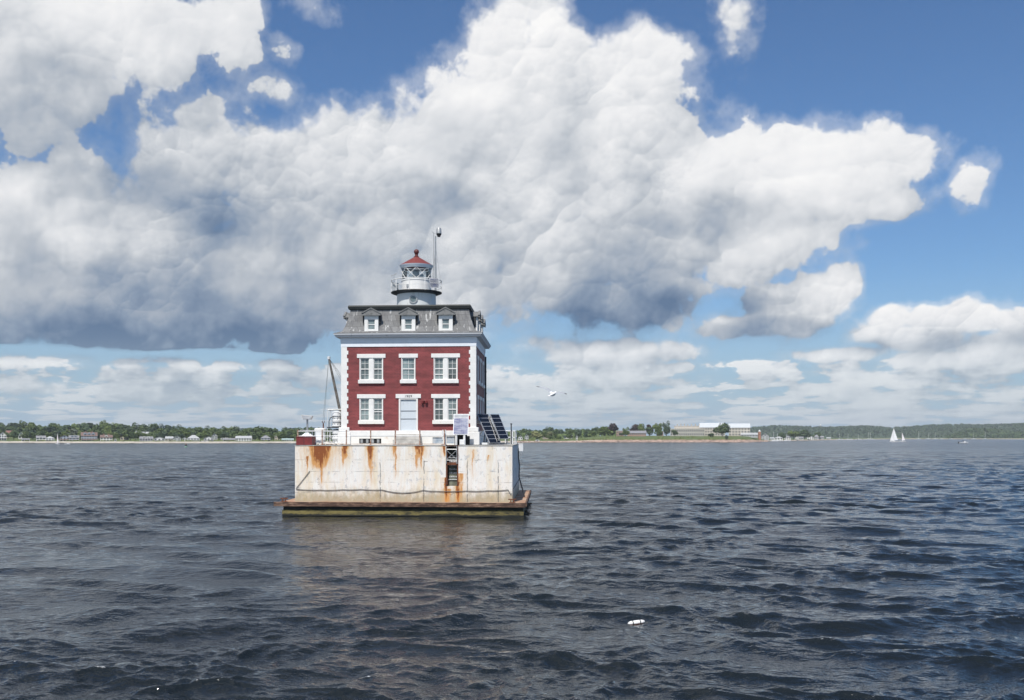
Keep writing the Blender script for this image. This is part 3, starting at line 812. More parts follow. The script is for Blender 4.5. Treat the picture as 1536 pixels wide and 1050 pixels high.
    for px in (570.5, 635.8, 701.0, 747.5):
        u = U(px, 0)
        wv = n.m('MULTIPLY_ADD', n.m('SUBTRACT', n.noise(co, 2.2, 3), 0.5), 0.16, x)
        j = n.sstep(n.m('ABSOLUTE', n.m('SUBTRACT', wv, u)), 0.012, 0.045, 1.0, 0.0)
        j = n.m('MULTIPLY', j, n.sstep(n.noise(n.vm('MULTIPLY', co, (0.2, 0.2, 1)), 2.4, 3, 0.7), 0.34, 0.5))
        cr = n.m('MAXIMUM', cr, n.m('MULTIPLY', n.m('MULTIPLY', j, front), n.sstep(z, 2.7, 3.1, 1.0, 0.0)))
    for zz in (0.62, 1.38, 2.15, 2.98):
        j = n.sstep(n.m('ABSOLUTE', n.m('SUBTRACT', n.m('MULTIPLY_ADD', n.m('SUBTRACT', n.noise(co, 1.6, 3), 0.5), 0.05, z), zz)), 0.006, 0.022, 1.0, 0.0)
        cr = n.m('MAXIMUM', cr, n.m('MULTIPLY', j, n.sstep(n.noise(co, 1.1, 3, 0.6), 0.46, 0.62, 0.0, 0.7)))
    col = n.mix(n.m('MULTIPLY', cr, 0.75), col, (0.10, 0.10, 0.105))
    hh = n.m('SUBTRACT', n.m('MULTIPLY', n.noise(co, 5.0, 6, 0.65), 0.6), cr)
    bp = n.n('ShaderNodeBump', {'Strength': 0.6, 'Distance': 0.03, 'Height': hh})
    n.put(b.inputs['Normal'], bp.outputs[0])
    return col
M_PIER = mat('white_painted_pier_concrete', (0.84, 0.835, 0.80), 0.85, fn=pier_fn)
M_PIERTOP = mat('grey_deck_concrete', (0.42, 0.41, 0.38), 0.9, var=0.3)
def fender_fn(n, co, c, b):
    x, y, z = n.xyz(co)
    nz = n.m('MULTIPLY_ADD', n.m('SUBTRACT', n.noise(n.vm('MULTIPLY', co, (0.6, 0.6, 1)), 3.0, 6, 0.75), 0.5), 0.42, z)
    band = n.m('MULTIPLY', n.sstep(nz, 0.10, 0.18), n.sstep(nz, 0.36, 0.50, 1.0, 0.0))
    band = n.m('MULTIPLY', band, n.sstep(n.noise(n.vm('MULTIPLY', co, (0.35, 0.35, 1.5)), 2.4, 6, 0.72), 0.34, 0.56))
    return n.mix(band, (0.018, 0.019, 0.014), n.mix(n.noise(co, 4.0, 4), (0.16, 0.125, 0.035), (0.25, 0.21, 0.075)))
M_FEND = mat('weedy_black_timber', (0.02, 0.02, 0.015), 0.7, fn=fender_fn, bump=0.5, bscale=8)
def lip_fn(n, co, c, b):
    f = n.noise(n.vm('MULTIPLY', co, (0.5, 1, 2)), 3.2, 6, 0.7)
    col = n.ramp(f, [(0.30, (0.022, 0.014, 0.011)), (0.50, (0.10, 0.055, 0.038)), (0.62, (0.24, 0.15, 0.10)), (0.8, (0.42, 0.33, 0.25))])
    return col
M_LIP = mat('rusty_weathered_ledge_timber', (0.2, 0.1, 0.06), 0.8, fn=lip_fn, bump=0.6, bscale=9)
M_LEDGE = mat('orange_rust_stained_ledge', (0.50, 0.38, 0.27), 0.85, var2=(0.34, 0.15, 0.075), scale=1.2, bump=0.4)
M_RUSTP = mat('rusty_flaking_paint', (0.55, 0.44, 0.36), 0.75, var2=(0.23, 0.075, 0.03), scale=7.0)
M_RUST = mat('brown_rust', (0.16, 0.055, 0.025), 0.85, var=0.5, scale=8.0)
M_OXRED = mat('oxide_red_paint', (0.20, 0.030, 0.030), 0.55, var=0.2, scale=4.0)
M_LRED = mat('red_lantern_roof', (0.195, 0.040, 0.034), 0.6, fn=streak_fn(0.6, (0.45, 0.24, 0.21), 0.8, 4.5, 0.58))
M_BALL = mat('dark_red_ball', (0.12, 0.028, 0.024), 0.5, var=0.2)
M_ROPE = mat('dark_rope', (0.03, 0.03, 0.032), 0.8)
M_WEED = mat('green_weedy_concrete', (0.16, 0.17, 0.13), 0.85, var=0.5, scale=2.5, bump=0.4)

# --- the pier: body with a ladder recess, deck, ledge, fender timbers
pier = station('concrete_pier', 'white concrete pier streaked with rust, carrying the red brick lighthouse', 'pier', 0, 7.8, 0)
OFF[pier.name] = Vector((0, 7.8, 0))
RU0, RU1 = U(668.8, 0), U(687.6, 0)
RZ0 = Z(729.5, 6, 0)
class PierMB(MB): pass
m = MB()
zb, zt = 0.98, 4.97
m.box(-7.8, RU0, 0, 15.6, zb, zt)
m.box(RU1, 7.8, 0, 15.6, zb, zt)
m.box(RU0, RU1, 1.7, 15.6, zb, zt)
m.box(RU0, RU1, 0, 1.7, zb, RZ0)
# weld the four blocks into one skin
body = m.build('pier_body', M_PIER, pier)
bmx = bmesh.new(); bmx.from_mesh(body.data); bmesh.ops.remove_doubles(bmx, verts=bmx.verts, dist=1e-4)
bmx.to_mesh(body.data); bmx.free()
for vtx in body.data.vertices: vtx.co.z -= 0.98; vtx.co.y += 7.8
body.location = (0, -7.8, 0.98)          # the paint pattern is measured from the foot of the front face
m = MB(); m.box(-7.83, RU0 - .01, -0.03, 15.63, zt, zt + 0.05); m.box(RU1 + .01, 7.83, -0.03, 15.63, zt, zt + 0.05); m.box(RU0 - .01, RU1 + .01, 1.7, 15.63, zt, zt + 0.05)
m.build('deck_edge', M_PIERTOP, pier)
DECK = zt + 0.05
m = MB(); m.box(RU0 + .003, RU1 - .003, 1.64, 1.697, RZ0 + .003, zt - 0.02); m.box(RU0 + .003, RU0 + .03, .06, 1.638, RZ0 + .003, zt - .02); m.box(RU1 - .03, RU1 - .003, .06, 1.638, RZ0 + .003, zt - .02)
m.build('recess_dark_lining', M_WEED, pier)  # lining added in a dark weedy tone to darken the recess
m = MB()
for k in range(5):
    m = MB()
    m.box(RU0 + .12, RU1 - .12, .42 + k * .16, .56 + k * .16, RZ0 + .45 + k * .42, RZ0 + .48 + k * .42)
    for j in range(6): m.box(RU0 + .17 + j * .1, RU0 + .22 + j * .1, .40 + k * .16, .417 + k * .16, RZ0 + .43 + k * .42, RZ0 + .47 + k * .42)
    m.build('tread', M_METALW, pier)
m = MB(); m.box(RU0 - .008, RU1 + .008, .16, 1.698, zt - .03, zt + .045); m.build('recess_shade_plate', M_RUST, pier)  # added cover that keeps sunlight out of the ladder recess
m = MB(); m.box(RU0 + .15, RU1 - .05, .50, .56, RZ0 + .003, 3.60); m.build('ladder_plate', M_WEED, pier)
for k in range(6):
    m = MB(); z = RZ0 + .62 + k * .27
    for j in range(6): m.box(RU0 + .22 + j * .11, RU0 + .285 + j * .11, .44, .497, z, z + .055 + .02 * ((j * 7 + k) % 3))
    m.build('rung', M_METALW, pier)
m = MB(); m.box(RU0 - .008, RU1 + .008, .16, 1.698, zt - .03, zt + .045); m.build('recess_shade_plate', M_RUST, pier)  # same added sun cover over the recess again
m = MB()
m.tube([(RU0 + .1, .35, RZ0 + .05), (RU0 + .1, 1.2, zt - .6)], .04, 6); m.tube([(RU1 - .1, .35, RZ0 + .05), (RU1 - .1, 1.2, zt - .6)], .04, 6)
m.build('stringer', M_RUST, pier)
m = MB(); m.box(RU0 + 0.02, RU1 - 0.02, 0.02, 0.5, 3.62, 3.80); m.box(RU0 + 0.01, RU0 + 0.1, 0.02, 0.12, RZ0 + 0.1, 4.9); m.box(RU1 - 0.1, RU1 - 0.01, 0.02, 0.12, RZ0 + 0.1, 4.9)
m.build('recess_frame', M_RUST, pier)
# ledge and fender
LU0, LU1, LV0, LV1 = -8.72, 8.72, -0.92, 16.5
m = MB(); m.box(LU0 + .25, LU1 - .15, LV0 + .25, LV1 - .25, -1.5, 0.82); m.build('fender_wall', M_FEND, pier)
m = MB()
m.box(LU0, LU1, LV0, -0.02, 0.82, 0.98); m.box(LU0, LU1, 15.62, LV1, 0.82, 0.98); m.box(LU0, -7.82, -0.02, 15.62, 0.82, 0.98); m.box(7.82, LU1, -0.02, 15.62, 0.82, 0.98)
m.build('ledge', M_LEDGE, pier)
m = MB(); m.box(LU0 - .35, LU1 + .02, LV0 - .12, LV0 - .003, 0.70, 1.005); m.build('ledge_timber', M_LIP, pier)
m = MB(); m.box(LU1 + .003, LU1 + .12, LV0 - .12 + .14, LV1, 0.72, 1.0); m.build('ledge_timber', M_LIP, pier)
m = MB(); m.box(LU0 + .2, LU1 - .1, LV0 + .1, LV0 + .25 - .003, 0.02, 0.42); m.build('fender_rail', M_FEND, pier)
for (u, v) in ((LU0 + 0.3, LV0 + 0.25), (LU1 - 0.9, LV0 + 0.3)):
    m = MB(); m.box(u - .22, u + .22, v - .1, v + .1, 0.98, 1.03); m.tube([(u - .1, v, 1.03), (u - .1, v, 1.22)], .045); m.tube([(u + .1, v, 1.03), (u + .1, v, 1.22)], .045)
    m.tube([(u - .28, v, 1.23), (u + .28, v, 1.23)], .04); m.build('mooring_cleat', M_RUST, pier)
# the cable that sags round the pier
pts = []
sags = [(444.5, 733.6), (480, 734.8), (515, 734.2), (541, 733.8), (573, 734.5), (635, 735.0), (655, 736.5), (700, 736.2), (732, 735.8), (762, 734.5)]
for i in range(len(sags) - 1):
    (xa, ya), (xb, yb) = sags[i], sags[i + 1]
    d = 4.6 if (xb - xa) > 50 else 0.7
    for k in range(6):
        t = k / 6
        px = xa + (xb - xa) * t; py = ya + (yb - ya) * t + d * 4 * t * (1 - t)
        u = U(px, 0); pts.append((u, -0.05, Z(py, u, 0)))
u = U(762, 0); pts.append((u, -0.05, Z(734.5, u, 0))); pts.append((7.7, -0.05, 1.5)); pts.append((7.86, 0.2, 1.9)); pts.append((7.86, 15, 2.0))
m = MB(); m.tube(pts, 0.024, 6); m.build('sagging_cable', mat('grey_cable', (0.10, 0.105, 0.11), 0.7), pier, smooth=True)
m = MB(); m.tube([(U(444, 0), -.05, Z(733, -7.7, 0)), (U(465, 0), -.05, Z(706.5, -6.7, 0))], 0.02, 5); m.build('stay_wire', M_ROPE, pier)
m = MB(); m.tube([(7.84, 12.5, 4.0), (7.95, 11.5, 3.3), (8.0, 9.2, 2.4), (8.5, 6.2, 1.05)], 0.05, 6); m.tube([(7.84, 12.5, 4.7), (7.84, 12.5, 4.0)], 0.05, 6); m.build('hanging_rope', M_ROPE, pier, smooth=True)

# --- the house
house = station('lighthouse', 'square red brick lighthouse with a mansard roof and lantern, on the pier', 'lighthouse', 0, HV + HD / 2, DECK)
ZB, ZT, ZF = 6.06, 12.30, 12.97
ufront = lambda px: U(px, HV)
zfront = lambda py, u=0: Z(py, u, HV)
UC = (-2.77, 0.0, 2.77)
def Tfront(x, y, z): return (x, HV + y, z)
def Tright(x, y, z): return (HX - y, HV + HD / 2 + x, z)
def Tback(x, y, z): return (-x, HV + HD - y, z)
def Tleft(x, y, z): return (-HX + y, HV + HD / 2 - x, z)
openings = []
for uc in UC:
    hw = 0.475 if uc == 0 else 0.835
    openings.append((uc - hw, uc + hw, 9.84, 11.46, 'double' if uc else 'single'))
    if uc: openings.append((uc - hw, uc + hw, 6.83, 8.47, 'double'))
side_open = [(x - 0.5, x + 0.5, z0, z1, 'single') for x in UC for (z0, z1) in ((9.84, 11.46), (6.83, 8.47))]
DOOR = (-0.70, 0.70, 6.06, 8.47)

def wall_face(m, x0, x1, z0, z1, holes, depth=0.16):
    xs = sorted({x0, x1, *[h[0] for h in holes], *[h[1] for h in holes]})
    zs = sorted({z0, z1, *[h[2] for h in holes], *[h[3] for h in holes]})
    for i in range(len(xs) - 1):
        for j in range(len(zs) - 1):
            cx, cz = (xs[i] + xs[i + 1]) / 2, (zs[j] + zs[j + 1]) / 2
            if any(h[0] < cx < h[1] and h[2] < cz < h[3] for h in holes): continue
            m.quad((xs[i], 0, zs[j]), (xs[i + 1], 0, zs[j]), (xs[i + 1], 0, zs[j + 1]), (xs[i], 0, zs[j + 1]))
    for h in holes:
        a, b, c, d = h[:4]
        m.quad((a, 0, c), (a, 0, d), (a, depth, d), (a, depth, c)); m.quad((b, 0, c), (b, depth, c), (b, depth, d), (b, 0, d))
        m.quad((a, 0, d), (b, 0, d), (b, depth, d), (a, depth, d)); m.quad((a, 0, c), (a, depth, c), (b, depth, c), (b, 0, c))
        m.quad((a, depth, c), (b, depth, c), (b, depth, d), (a, depth, d))
m = MB()
for T, holes in ((Tfront, openings + [DOOR]), (Tright, side_open), (Tback, []), (Tleft, side_open)):
    m.T = T
    wall_face(m, -HX, HX, ZB, ZT, holes)
m.build('brick_wall', M_BRICK, house)

def sash(parent, T, a, b, c, d, raised=0.0):
    """one sash window: frame, glass and glazing bars"""
    f = 0.055
    m = MB(T)
    m.box(a, a + f, .03, .12, c, d); m.box(b - f, b, .03, .12, c, d); m.box(a + f, b - f, .03, .12, d - f, d); m.box(a + f, b - f, .03, .12, c, c + f)
    zm = (c + d) / 2
    m.box(a + f, b - f, .05, .11, zm - .035, zm + .035)
    for z in ((c + zm) / 2, (zm + d) / 2): m.box(a + f, b - f, .078, .108, z - .011, z + .011)
    if raised: m.box(a + f, b - f, .055, .1, c + raised, c + raised + .06)
    x = (a + b) / 2
    m.box(x - .011, x + .011, .076, .106, c + f, d - f)
    m.build('sash', M_TRIM, parent)
    m = MB(T); m.box(a + f, b - f, .112, .145, c + f, d - f)
    m.build('glass', M_GLASSD, parent)
def window(T, op, front, i=0):
    a, b, c, d, kind = op
    m = MB(T)
    f = 0.05
    m.box(a - f, a + 0.002, -.035, .10, c, d); m.box(b - 0.002, b + f, -.035, .10, c, d); m.box(a, b, .0, .028, d - .045, d)
    if kind == 'double': m.box((a + b) / 2 - .15, (a + b) / 2 + .15, -.02, .13, c, d - .0)
    w = m.build('window', M_TRIM, house)
    if kind == 'double':
        sash(w, T, a, (a + b) / 2 - .15, c, d, 0.36 if i == 3 else 0); sash(w, T, (a + b) / 2 + .15, b, c, d, 0.62 if i == 1 else 0)
    else: sash(w, T, a, b, c, d)
    m = MB(T); m.box(a - .235, b + .235, -.06, .05, d + .003, d + .30); m.build('lintel', M_TRIM, w, bevel=.012)
    m = MB(T); m.box(a - .14, b + .14, -.15, .06, c - .27, c - .003); m.build('sill', M_TRIMR if c < 8 else M_TRIM, w, bevel=.012)
    return w
for i, op in enumerate(openings): window(Tfront, op, True, i)
for op in side_open: window(Tright, op, False)
for op in side_open: window(Tleft, op, False)

# door with its dated lintel
m = MB(Tfront)
a, b, c, d = DOOR
m.box(a - .01, a + .11, -.05, .12, c, d); m.box(b - .11, b + .01, -.05, .12, c, d); m.box(a + .11, b - .11, -.05, .12, d - .09, d)
door = m.build('door', M_TRIM, house)
m = MB(Tfront); m.box(a + .11, b - .11, .05, .13, c + .02, d - .09); m.build('door_panel', M_DOOR, door)
m = MB(Tfront)
for z in (c + .88, c + 1.47): m.box(a + .11, b - .11, .03, .048, z - .022, z + .022)
m.box(a + .11, b - .11, .03, .048, d - .125, d - .092)
m.build('door_batten', M_DOORD, door)
m = MB(Tfront); m.box(-.94, .94, -.08, .05, d + .003, d + .31); lint = m.build('door_lintel', M_TRIM, door, bevel=.012)
fc = bpy.data.curves.new('date_numerals', 'FONT'); fc.body = '1909'; fc.size = .235; fc.extrude = .008; fc.align_x = 'CENTER'; fc.space_character = 1.25
fo = bpy.data.objects.new('date_numerals', fc); C.objects.link(fo); fo.parent = door
fo.location = Vector((0, HV - .092, d + .075)) - OFF[door.name]; fo.rotation_euler = (R(90), 0, 0); fc.materials.append(M_DARK)
bpy.context.view_layer.update()
tm = bpy.data.meshes.new_from_object(fo.evaluated_get(bpy.context.evaluated_depsgraph_get()))
bpy.data.objects.remove(fo)
fo = bpy.data.objects.new('date_numerals', tm); C.objects.link(fo); fo.parent = door; fo.location = Vector((0, HV - .092, d + .075)) - OFF[door.name]; fo.rotation_euler = (R(90), 0, 0)
m = MB(Tfront); m.box(-1.02, 1.02, -1.0, -.085, DECK, DECK + .38); m.box(-.96, .96, -.62, -.088, DECK + .383, DECK + .80)
m.build('door_step', M_CONC, house, bevel=.02)
m = MB(Tfront)
for x in (1.06, 1.34):
    m.lathe([(.06, -.02), (.1, .0), (.11, .14), (.07, .16)], 12, (x, -.14, 8.12))
m.tube([(1.06, -.14, 8.3), (1.34, -.14, 8.3)], .03, 6); m.box(1.15, 1.25, -.14, .0, 8.25, 8.35)
m.build('floodlight', M_OXRED, house)
# conduit and cable on the wall, down pipe on the far corner
m = MB(); m.tube([(HX + .1, HV + HD - .12, 12.3), (HX + .1, HV + HD - .12, DECK + .3)], .07, 8); m.build('drain_pipe', M_DARK, house)
m = MB()
for z in (7.4, 9.2, 11.0): m.box(HX, HX + .19, HV + HD - .22, HV + HD - .02, z, z + .08)
m.build('pipe_bracket', M_DARK, house)

# plinth: upper white band, basement wall with low windows, corner blocks
m = MB(); m.box(-HX - .10, HX + .10, HV - .10, HV + HD + .10, 5.70, ZB + .012)
m.build('plinth_band', M_TRIM, house, bevel=.02)
bopen = [(ufront(539), ufront(572), 5.12, 5.48), (ufront(649), ufront(663.5), 5.12, 5.58), (ufront(670), ufront(683), 5.12, 5.62)]
m = MB(lambda x, y, z: (x, HV - .04 + y, z)); wall_face(m, -HX - .04, HX + .04, DECK, 5.70, bopen, .12)
m.T = None
m.quad((HX + .04, HV - .04, DECK), (HX + .04, HV + HD, DECK), (HX + .04, HV + HD, 5.7), (HX + .04, HV - .04, 5.7))
m.quad((-HX - .04, HV - .04, DECK), (-HX - .04, HV - .04, 5.7), (-HX - .04, HV + HD, 5.7), (-HX - .04, HV + HD, DECK))
m.build('basement_wall', M_TRIMR, house)
M_BOARD = mat('grey_blue_board', (0.26, 0.33, 0.40), 0.5, var2=(0.5, 0.52, 0.54), scale=4.0)
for k, (x0, x1, z0, z1) in enumerate(bopen):
    m = MB(); m.box(x0 + .002, x1 - .002, HV + .03, HV + .075, z0 + .002, z1 - .002)
    bw = m.build('basement_window', M_INT if k == 0 else M_BOARD, house)
    if k == 0:
        m = MB()
        for j in range(4):
            x = x0 + (x1 - x0) * (j + .5) / 4
            m.box(x - .12, x + .06, HV - .005, HV + .02, z0 + .05, z1 - .05)
        m.build('grille_bar', M_GALV, bw)
for s in (-1, 1):
    for v in (HV, HV + HD):
        m = MB()
        cx, cy = s * (HX - .2), (HV + .2 if v == HV else HV + HD - .2)
        m.box(cx - .48, cx + .48, cy - .36 if v == HV else cy - .44, cy + .44 if v == HV else cy + .36, DECK, 5.98)
        m.box(cx - .40, cx + .40, cy - .335, cy + .335, 5.98, 6.32)
        m.build('corner_base', M_TRIM, house, bevel=.03)
# quoins with their toothed edge
nz = 21
h = (ZT - 6.32) / nz
for s in (-1, 1):
    for fb in (0, 1):
        m = MB()
        for k in range(nz):
            z0 = 6.32 + k * h
            wd = .50 if k % 2 else .40
            x0, x1 = (-HX - .03, -HX + wd) if s < 0 else (HX - wd, HX + .03)
            if fb == 0: m.box(x0, x1, HV - .035, HV + wd - .06, z0 + .001, z0 + h - .001)
            else: m.box(x0, x1, HV + HD - wd + .06, HV + HD + .035, z0 + .001, z0 + h - .001)
        m.build('quoin', M_TRIM, house)
# frieze and cornice
m = MB(); m.box(-HX - .05, HX + .05, HV - .05, HV + HD + .05, ZT, ZF); m.box(-HX - .075, HX + .075, HV - .075, HV + HD + .075, ZT + .30, ZF - .02)
m.build('frieze', M_FRIEZE, house)
def ring(m, e0, z0, e1, z1):
    a = [(-HX - e0, HV - e0, z0), (HX + e0, HV - e0, z0), (HX + e0, HV + HD + e0, z0), (-HX - e0, HV + HD + e0, z0)]
    b = [(-HX - e1, HV - e1, z1), (HX + e1, HV - e1, z1), (HX + e1, HV + HD + e1, z1), (-HX - e1, HV + HD + e1, z1)]
    m.add(a + b, [(i, (i + 1) % 4, 4 + (i + 1) % 4, 4 + i) for i in range(4)])
m = MB()
for e0, z0, e1, z1 in ((.05, ZF, .38, ZF + .03), (.38, ZF + .03, .42, ZF + .12), (.42, ZF + .12, .50, ZF + .20), (.50, ZF + .20, .50, ZF + .27)): ring(m, e0, z0, e1, z1)
m.build('cornice', M_CORN, house)
m = MB(); ring(m, .505, ZF + .27, .52, ZF + .30); ring(m, .52, ZF + .30, -.02, ZF + .50); m.build('gutter_apron', M_SLATE, house)
# mansard
ZM0, ZM1 = ZF + .48, 15.10
m = MB()
prof = [(-.02, ZM0), (-.22, ZM0 + .42), (-.38, ZM0 + .9), (-.50, ZM0 + 1.35), (-.56, ZM1)]
for (e0, z0), (e1, z1) in zip(prof, prof[1:]): ring(m, e0, z0, e1, z1)
m.build('mansard_roof', M_SLATE, house)
m = MB()
ring(m, -.56, ZM1, -.42, ZM1 + .05); ring(m, -.42, ZM1 + .05, -.38, ZM1 + .24); ring(m, -.38, ZM1 + .24, -.44, ZM1 + .34)
e = -.44; z = ZM1 + .34
m.hexa([(-HX - e, HV - e, z), (HX + e, HV - e, z), (HX + e, HV + HD + e, z), (-HX - e, HV + HD + e, z)],
       [(-.6, HV + HD / 2 - .6, z + .35), (.6, HV + HD / 2 - .6, z + .35), (.6, HV + HD / 2 + .6, z + .35), (-.6, HV + HD / 2 + .6, z + .35)])
m.build('roof_curb', M_CURB, house)
# dormers
def dormer(T, x):
    yf = .0         # front plane just inside the wall plane
    z0, z1, ze, zp = 13.46, 14.56, 14.66, 15.12
    m = MB(T)
    m.box(x - .52, x - .27, yf, yf + .14, z0, z1); m.box(x + .27, x + .52, yf, yf + .14, z0, z1); m.box(x - .27, x + .27, yf, yf + .14, 14.33, z1); m.box(x - .27, x + .27, yf - .03, yf + .14, z0, 13.58)
    m.box(x - .54, x + .54, yf - .03, yf + .10, z1, z1 + .09)
    dm = m.build('dormer', M_TRIM, house)
    m = MB(T); m.box(x - .53, x - .50, yf + .143, 1.0, z0 + .02, ze); m.box(x + .50, x + .53, yf + .143, 1.0, z0 + .02, ze); m.box(x - .66, x - .535, yf + .10, 1.0, z0 + .6, ze); m.box(x + .535, x + .66, yf + .10, 1.0, z0 + .6, ze)
    m.build('cheek', M_DORMD, dm)
    m = MB(T); m.prism_xz([(x - .70, ze), (x + .70, ze), (x + .70, ze + .07), (x, zp), (x - .70, ze + .07)], yf - .16, 1.15)
    m.build('dormer_roof', M_LEAD, dm)
    m = MB(T)
    m.prism_xz([(x - .72, ze + .065), (x, zp + .0), (x, zp + .075), (x - .76, ze + .13)], yf - .21, yf - .05); m.prism_xz([(x, zp), (x + .72, ze + .065), (x + .76, ze + .13), (x, zp + .075)], yf - .21, yf - .05)
    m.box(x - .72, x + .72, yf - .2, yf - .10, ze - .06, ze + .03)
    m.build('pediment_trim', M_LEAD, dm)
    m = MB(T); m.box(x - .27, x + .27, yf + .10, yf + .135, 13.58, 14.33); m.build('glass', M_GLASSD, dm)
    m = MB(T)
    m.box(x - .27, x - .235, yf + .06, yf + .098, 13.58, 14.33); m.box(x + .235, x + .27, yf + .06, yf + .098, 13.58, 14.33); m.box(x - .235, x + .235, yf + .06, yf + .098, 13.93, 13.98)
    m.box(x - .235, x + .235, yf + .06, yf + .098, 13.58, 13.61); m.box(x - .235, x + .235, yf + .06, yf + .098, 14.30, 14.33)
    m.build('sash', M_TRIM, dm)
for T in (Tfront, Tright, Tback, Tleft):
    for x in UC: dormer(T, x)

# --- lantern on the roof
LV = HV + HD / 2
LUc = U(624.7, LV)
lc = (LUc, LV, 0)
def arc(r, z, n=40, a0=0, a1=2 * math.pi): return [(LUc + r * math.cos(a0 + (a1 - a0) * k / n), LV + r * math.sin(a0 + (a1 - a0) * k / n), z) for k in range(n + 1)]
m = MB(); m.lathe([(1.56, 15.3), (1.53, 16.9)], 40, lc); m.build('watch_room', mat('grey_white_iron', (0.66, 0.68, 0.67), 0.5, fn=streak_fn(0.6, (0.36, 0.33, 0.27), 0.2, 4.0)), house, smooth=True)
m = MB(); m.lathe([(1.50, 16.80), (1.70, 16.84), (2.0, 16.94), (2.02, 17.0), (1.2, 17.02)], 48, lc, caps=False); m.build('gallery', M_DARK, house, smooth=True)
m = MB()
ap = -math.pi / 2 - .03
px_, py_ = LUc + 1.535 * math.cos(ap), LV + 1.535 * math.sin(ap)
ph = MB(lambda x, y, z: (px_ + x, py_ + y, 16.28 + z))
for (r0, r1, y0, y1) in ((.24, .33, -.07, .05),):
    n_ = 24
    vs = []
    for yy, rr_ in ((y0, r0), (y0, r1), (y1, r1), (y1, r0)):
        vs += [(rr_ * math.cos(2 * math.pi * k / n_), yy, rr_ * math.sin(2 * math.pi * k / n_)) for k in range(n_)]
    ph.add(vs, [(j * n_ + k, j * n_ + (k + 1) % n_, ((j + 1) % 4) * n_ + (k + 1) % n_, ((j + 1) % 4) * n_ + k) for j in range(4) for k in range(n_)])
port = ph.build('porthole', M_GALV, house, smooth=True)
ph = MB(lambda x, y, z: (px_ + x, py_ + y, 16.28 + z)); ph.add([(.245 * math.cos(2 * math.pi * k / 24), -.03, .245 * math.sin(2 * math.pi * k / 24)) for k in range(24)], [tuple(range(24))]); ph.build('glass', M_GLASSD, port)
m = MB(); m.lathe([(1.19, 17.02), (1.19, 17.1), (1.165, 17.12), (1.165, 17.84), (1.20, 17.88), (1.20, 17.98), (1.10, 17.99)], 48, lc, caps=False); m.build('lantern_base', M_TRIM, house, smooth=True)
aa_ = -math.pi / 2 - .48
vx, vy = LUc + 1.19 * math.cos(aa_), LV + 1.19 * math.sin(aa_)
m = MB(); m.box(vx - .1, vx + .1, vy - .03, vy + .05, 17.3, 17.52); m.build('vent', M_GALV, house)
# diagonal astragals and glass
m = MB()
nb = 8
for k in range(nb):
    for sgn in (1, -1):
        a0_ = 2 * math.pi * k / nb + .13
        m.tube([(LUc + 1.16 * math.cos(a0_ + sgn * 2 * math.pi / nb * t / 8), LV + 1.16 * math.sin(a0_ + sgn * 2 * math.pi / nb * t / 8), 17.99 + .88 * t / 8) for t in range(9)], .024, 5)
m.build('astragal', M_TRIM, house)
mg = bpy.data.materials.new('lantern_glass'); mg.use_nodes = True
n_ = NT(mg.node_tree); mg.node_tree.nodes.clear()
fr = n_.n('ShaderNodeFresnel', {'IOR': 1.45}).outputs[0]
gl = n_.n('ShaderNodeBsdfGlossy', {'Roughness': 0.03, 'Color': (0.9, 0.95, 0.95)})
tr = n_.n('ShaderNodeBsdfTransparent', {'Color': (0.90, 0.94, 0.94)})
mx = n_.n('ShaderNodeMixShader', {0: fr, 1: tr.outputs[0], 2: gl.outputs[0]})
n_.n('ShaderNodeOutputMaterial', {'Surface': mx.outputs[0]})
m = MB(); m.lathe([(1.125, 17.99), (1.125, 18.87)], 48, lc, caps=False); m.build('lantern_glass', mg, house, smooth=True)
m = MB(); m.lathe([(.30, 17.4), (.30, 18.2), (.24, 18.25), (.28, 18.45), (.24, 18.7), (.08, 18.75)], 20, (LUc - .05, LV, 0)); m.box(LUc + .25, LUc + .55, LV - .2, LV + .2, 17.4, 18.45); m.build('lens_pedestal', M_GALV, house, smooth=True)
m = MB(); m.lathe([(1.09, 17.4), (1.09, 17.405)], 32, lc); m.build('lantern_floor', M_GALV, house)
m = MB(); m.lathe([(1.13, 18.86), (1.22, 18.88), (1.26, 18.98), (1.33, 19.07), (1.345, 19.12)], 48, lc, caps=False); m.build('lantern_cornice', M_FRIEZE, house, smooth=True)
m = MB(); m.lathe([(1.345, 19.12), (1.30, 19.16), (.85, 19.42), (.45, 19.66), (.21, 19.80), (.17, 19.83)], 16, lc); m.build('lantern_roof', M_LRED, house)
m = MB(); m.lathe([(.20, 19.80), (.22, 19.84), (.13, 19.90), (.12, 20.02), (.15, 20.05)], 16, lc)
m.lathe([(.10, 20.0)] + [(.205 * math.cos(R(t)), 20.235 + .205 * math.sin(R(t))) for t in range(-70, 91, 16)] + [(.0, 20.44)], 20, lc)
m.build('ventilator_ball', M_BALL, house, smooth=True)
m = MB(); m.tube([(LUc, LV, 20.42), (LUc, LV, 20.95)], [.016, .006], 5); m.build('lightning_rod', M_GALV, house)
# gallery railing
m = MB()
for z in (17.42, 17.9): m.tube(arc(1.98, z), .034 if z > 17.5 else .02, 6)
m.build('gallery_rail', M_TRIM, house, smooth=True)
for k in range(10):
    a_ = 2 * math.pi * k / 10 + .16
    m = MB(); m.tube([(LUc + 1.98 * math.cos(a_), LV + 1.98 * math.sin(a_), 16.95), (LUc + 1.98 * math.cos(a_), LV + 1.98 * math.sin(a_), 17.93)], .034, 6); m.build('gallery_post', M_TRIM, house)


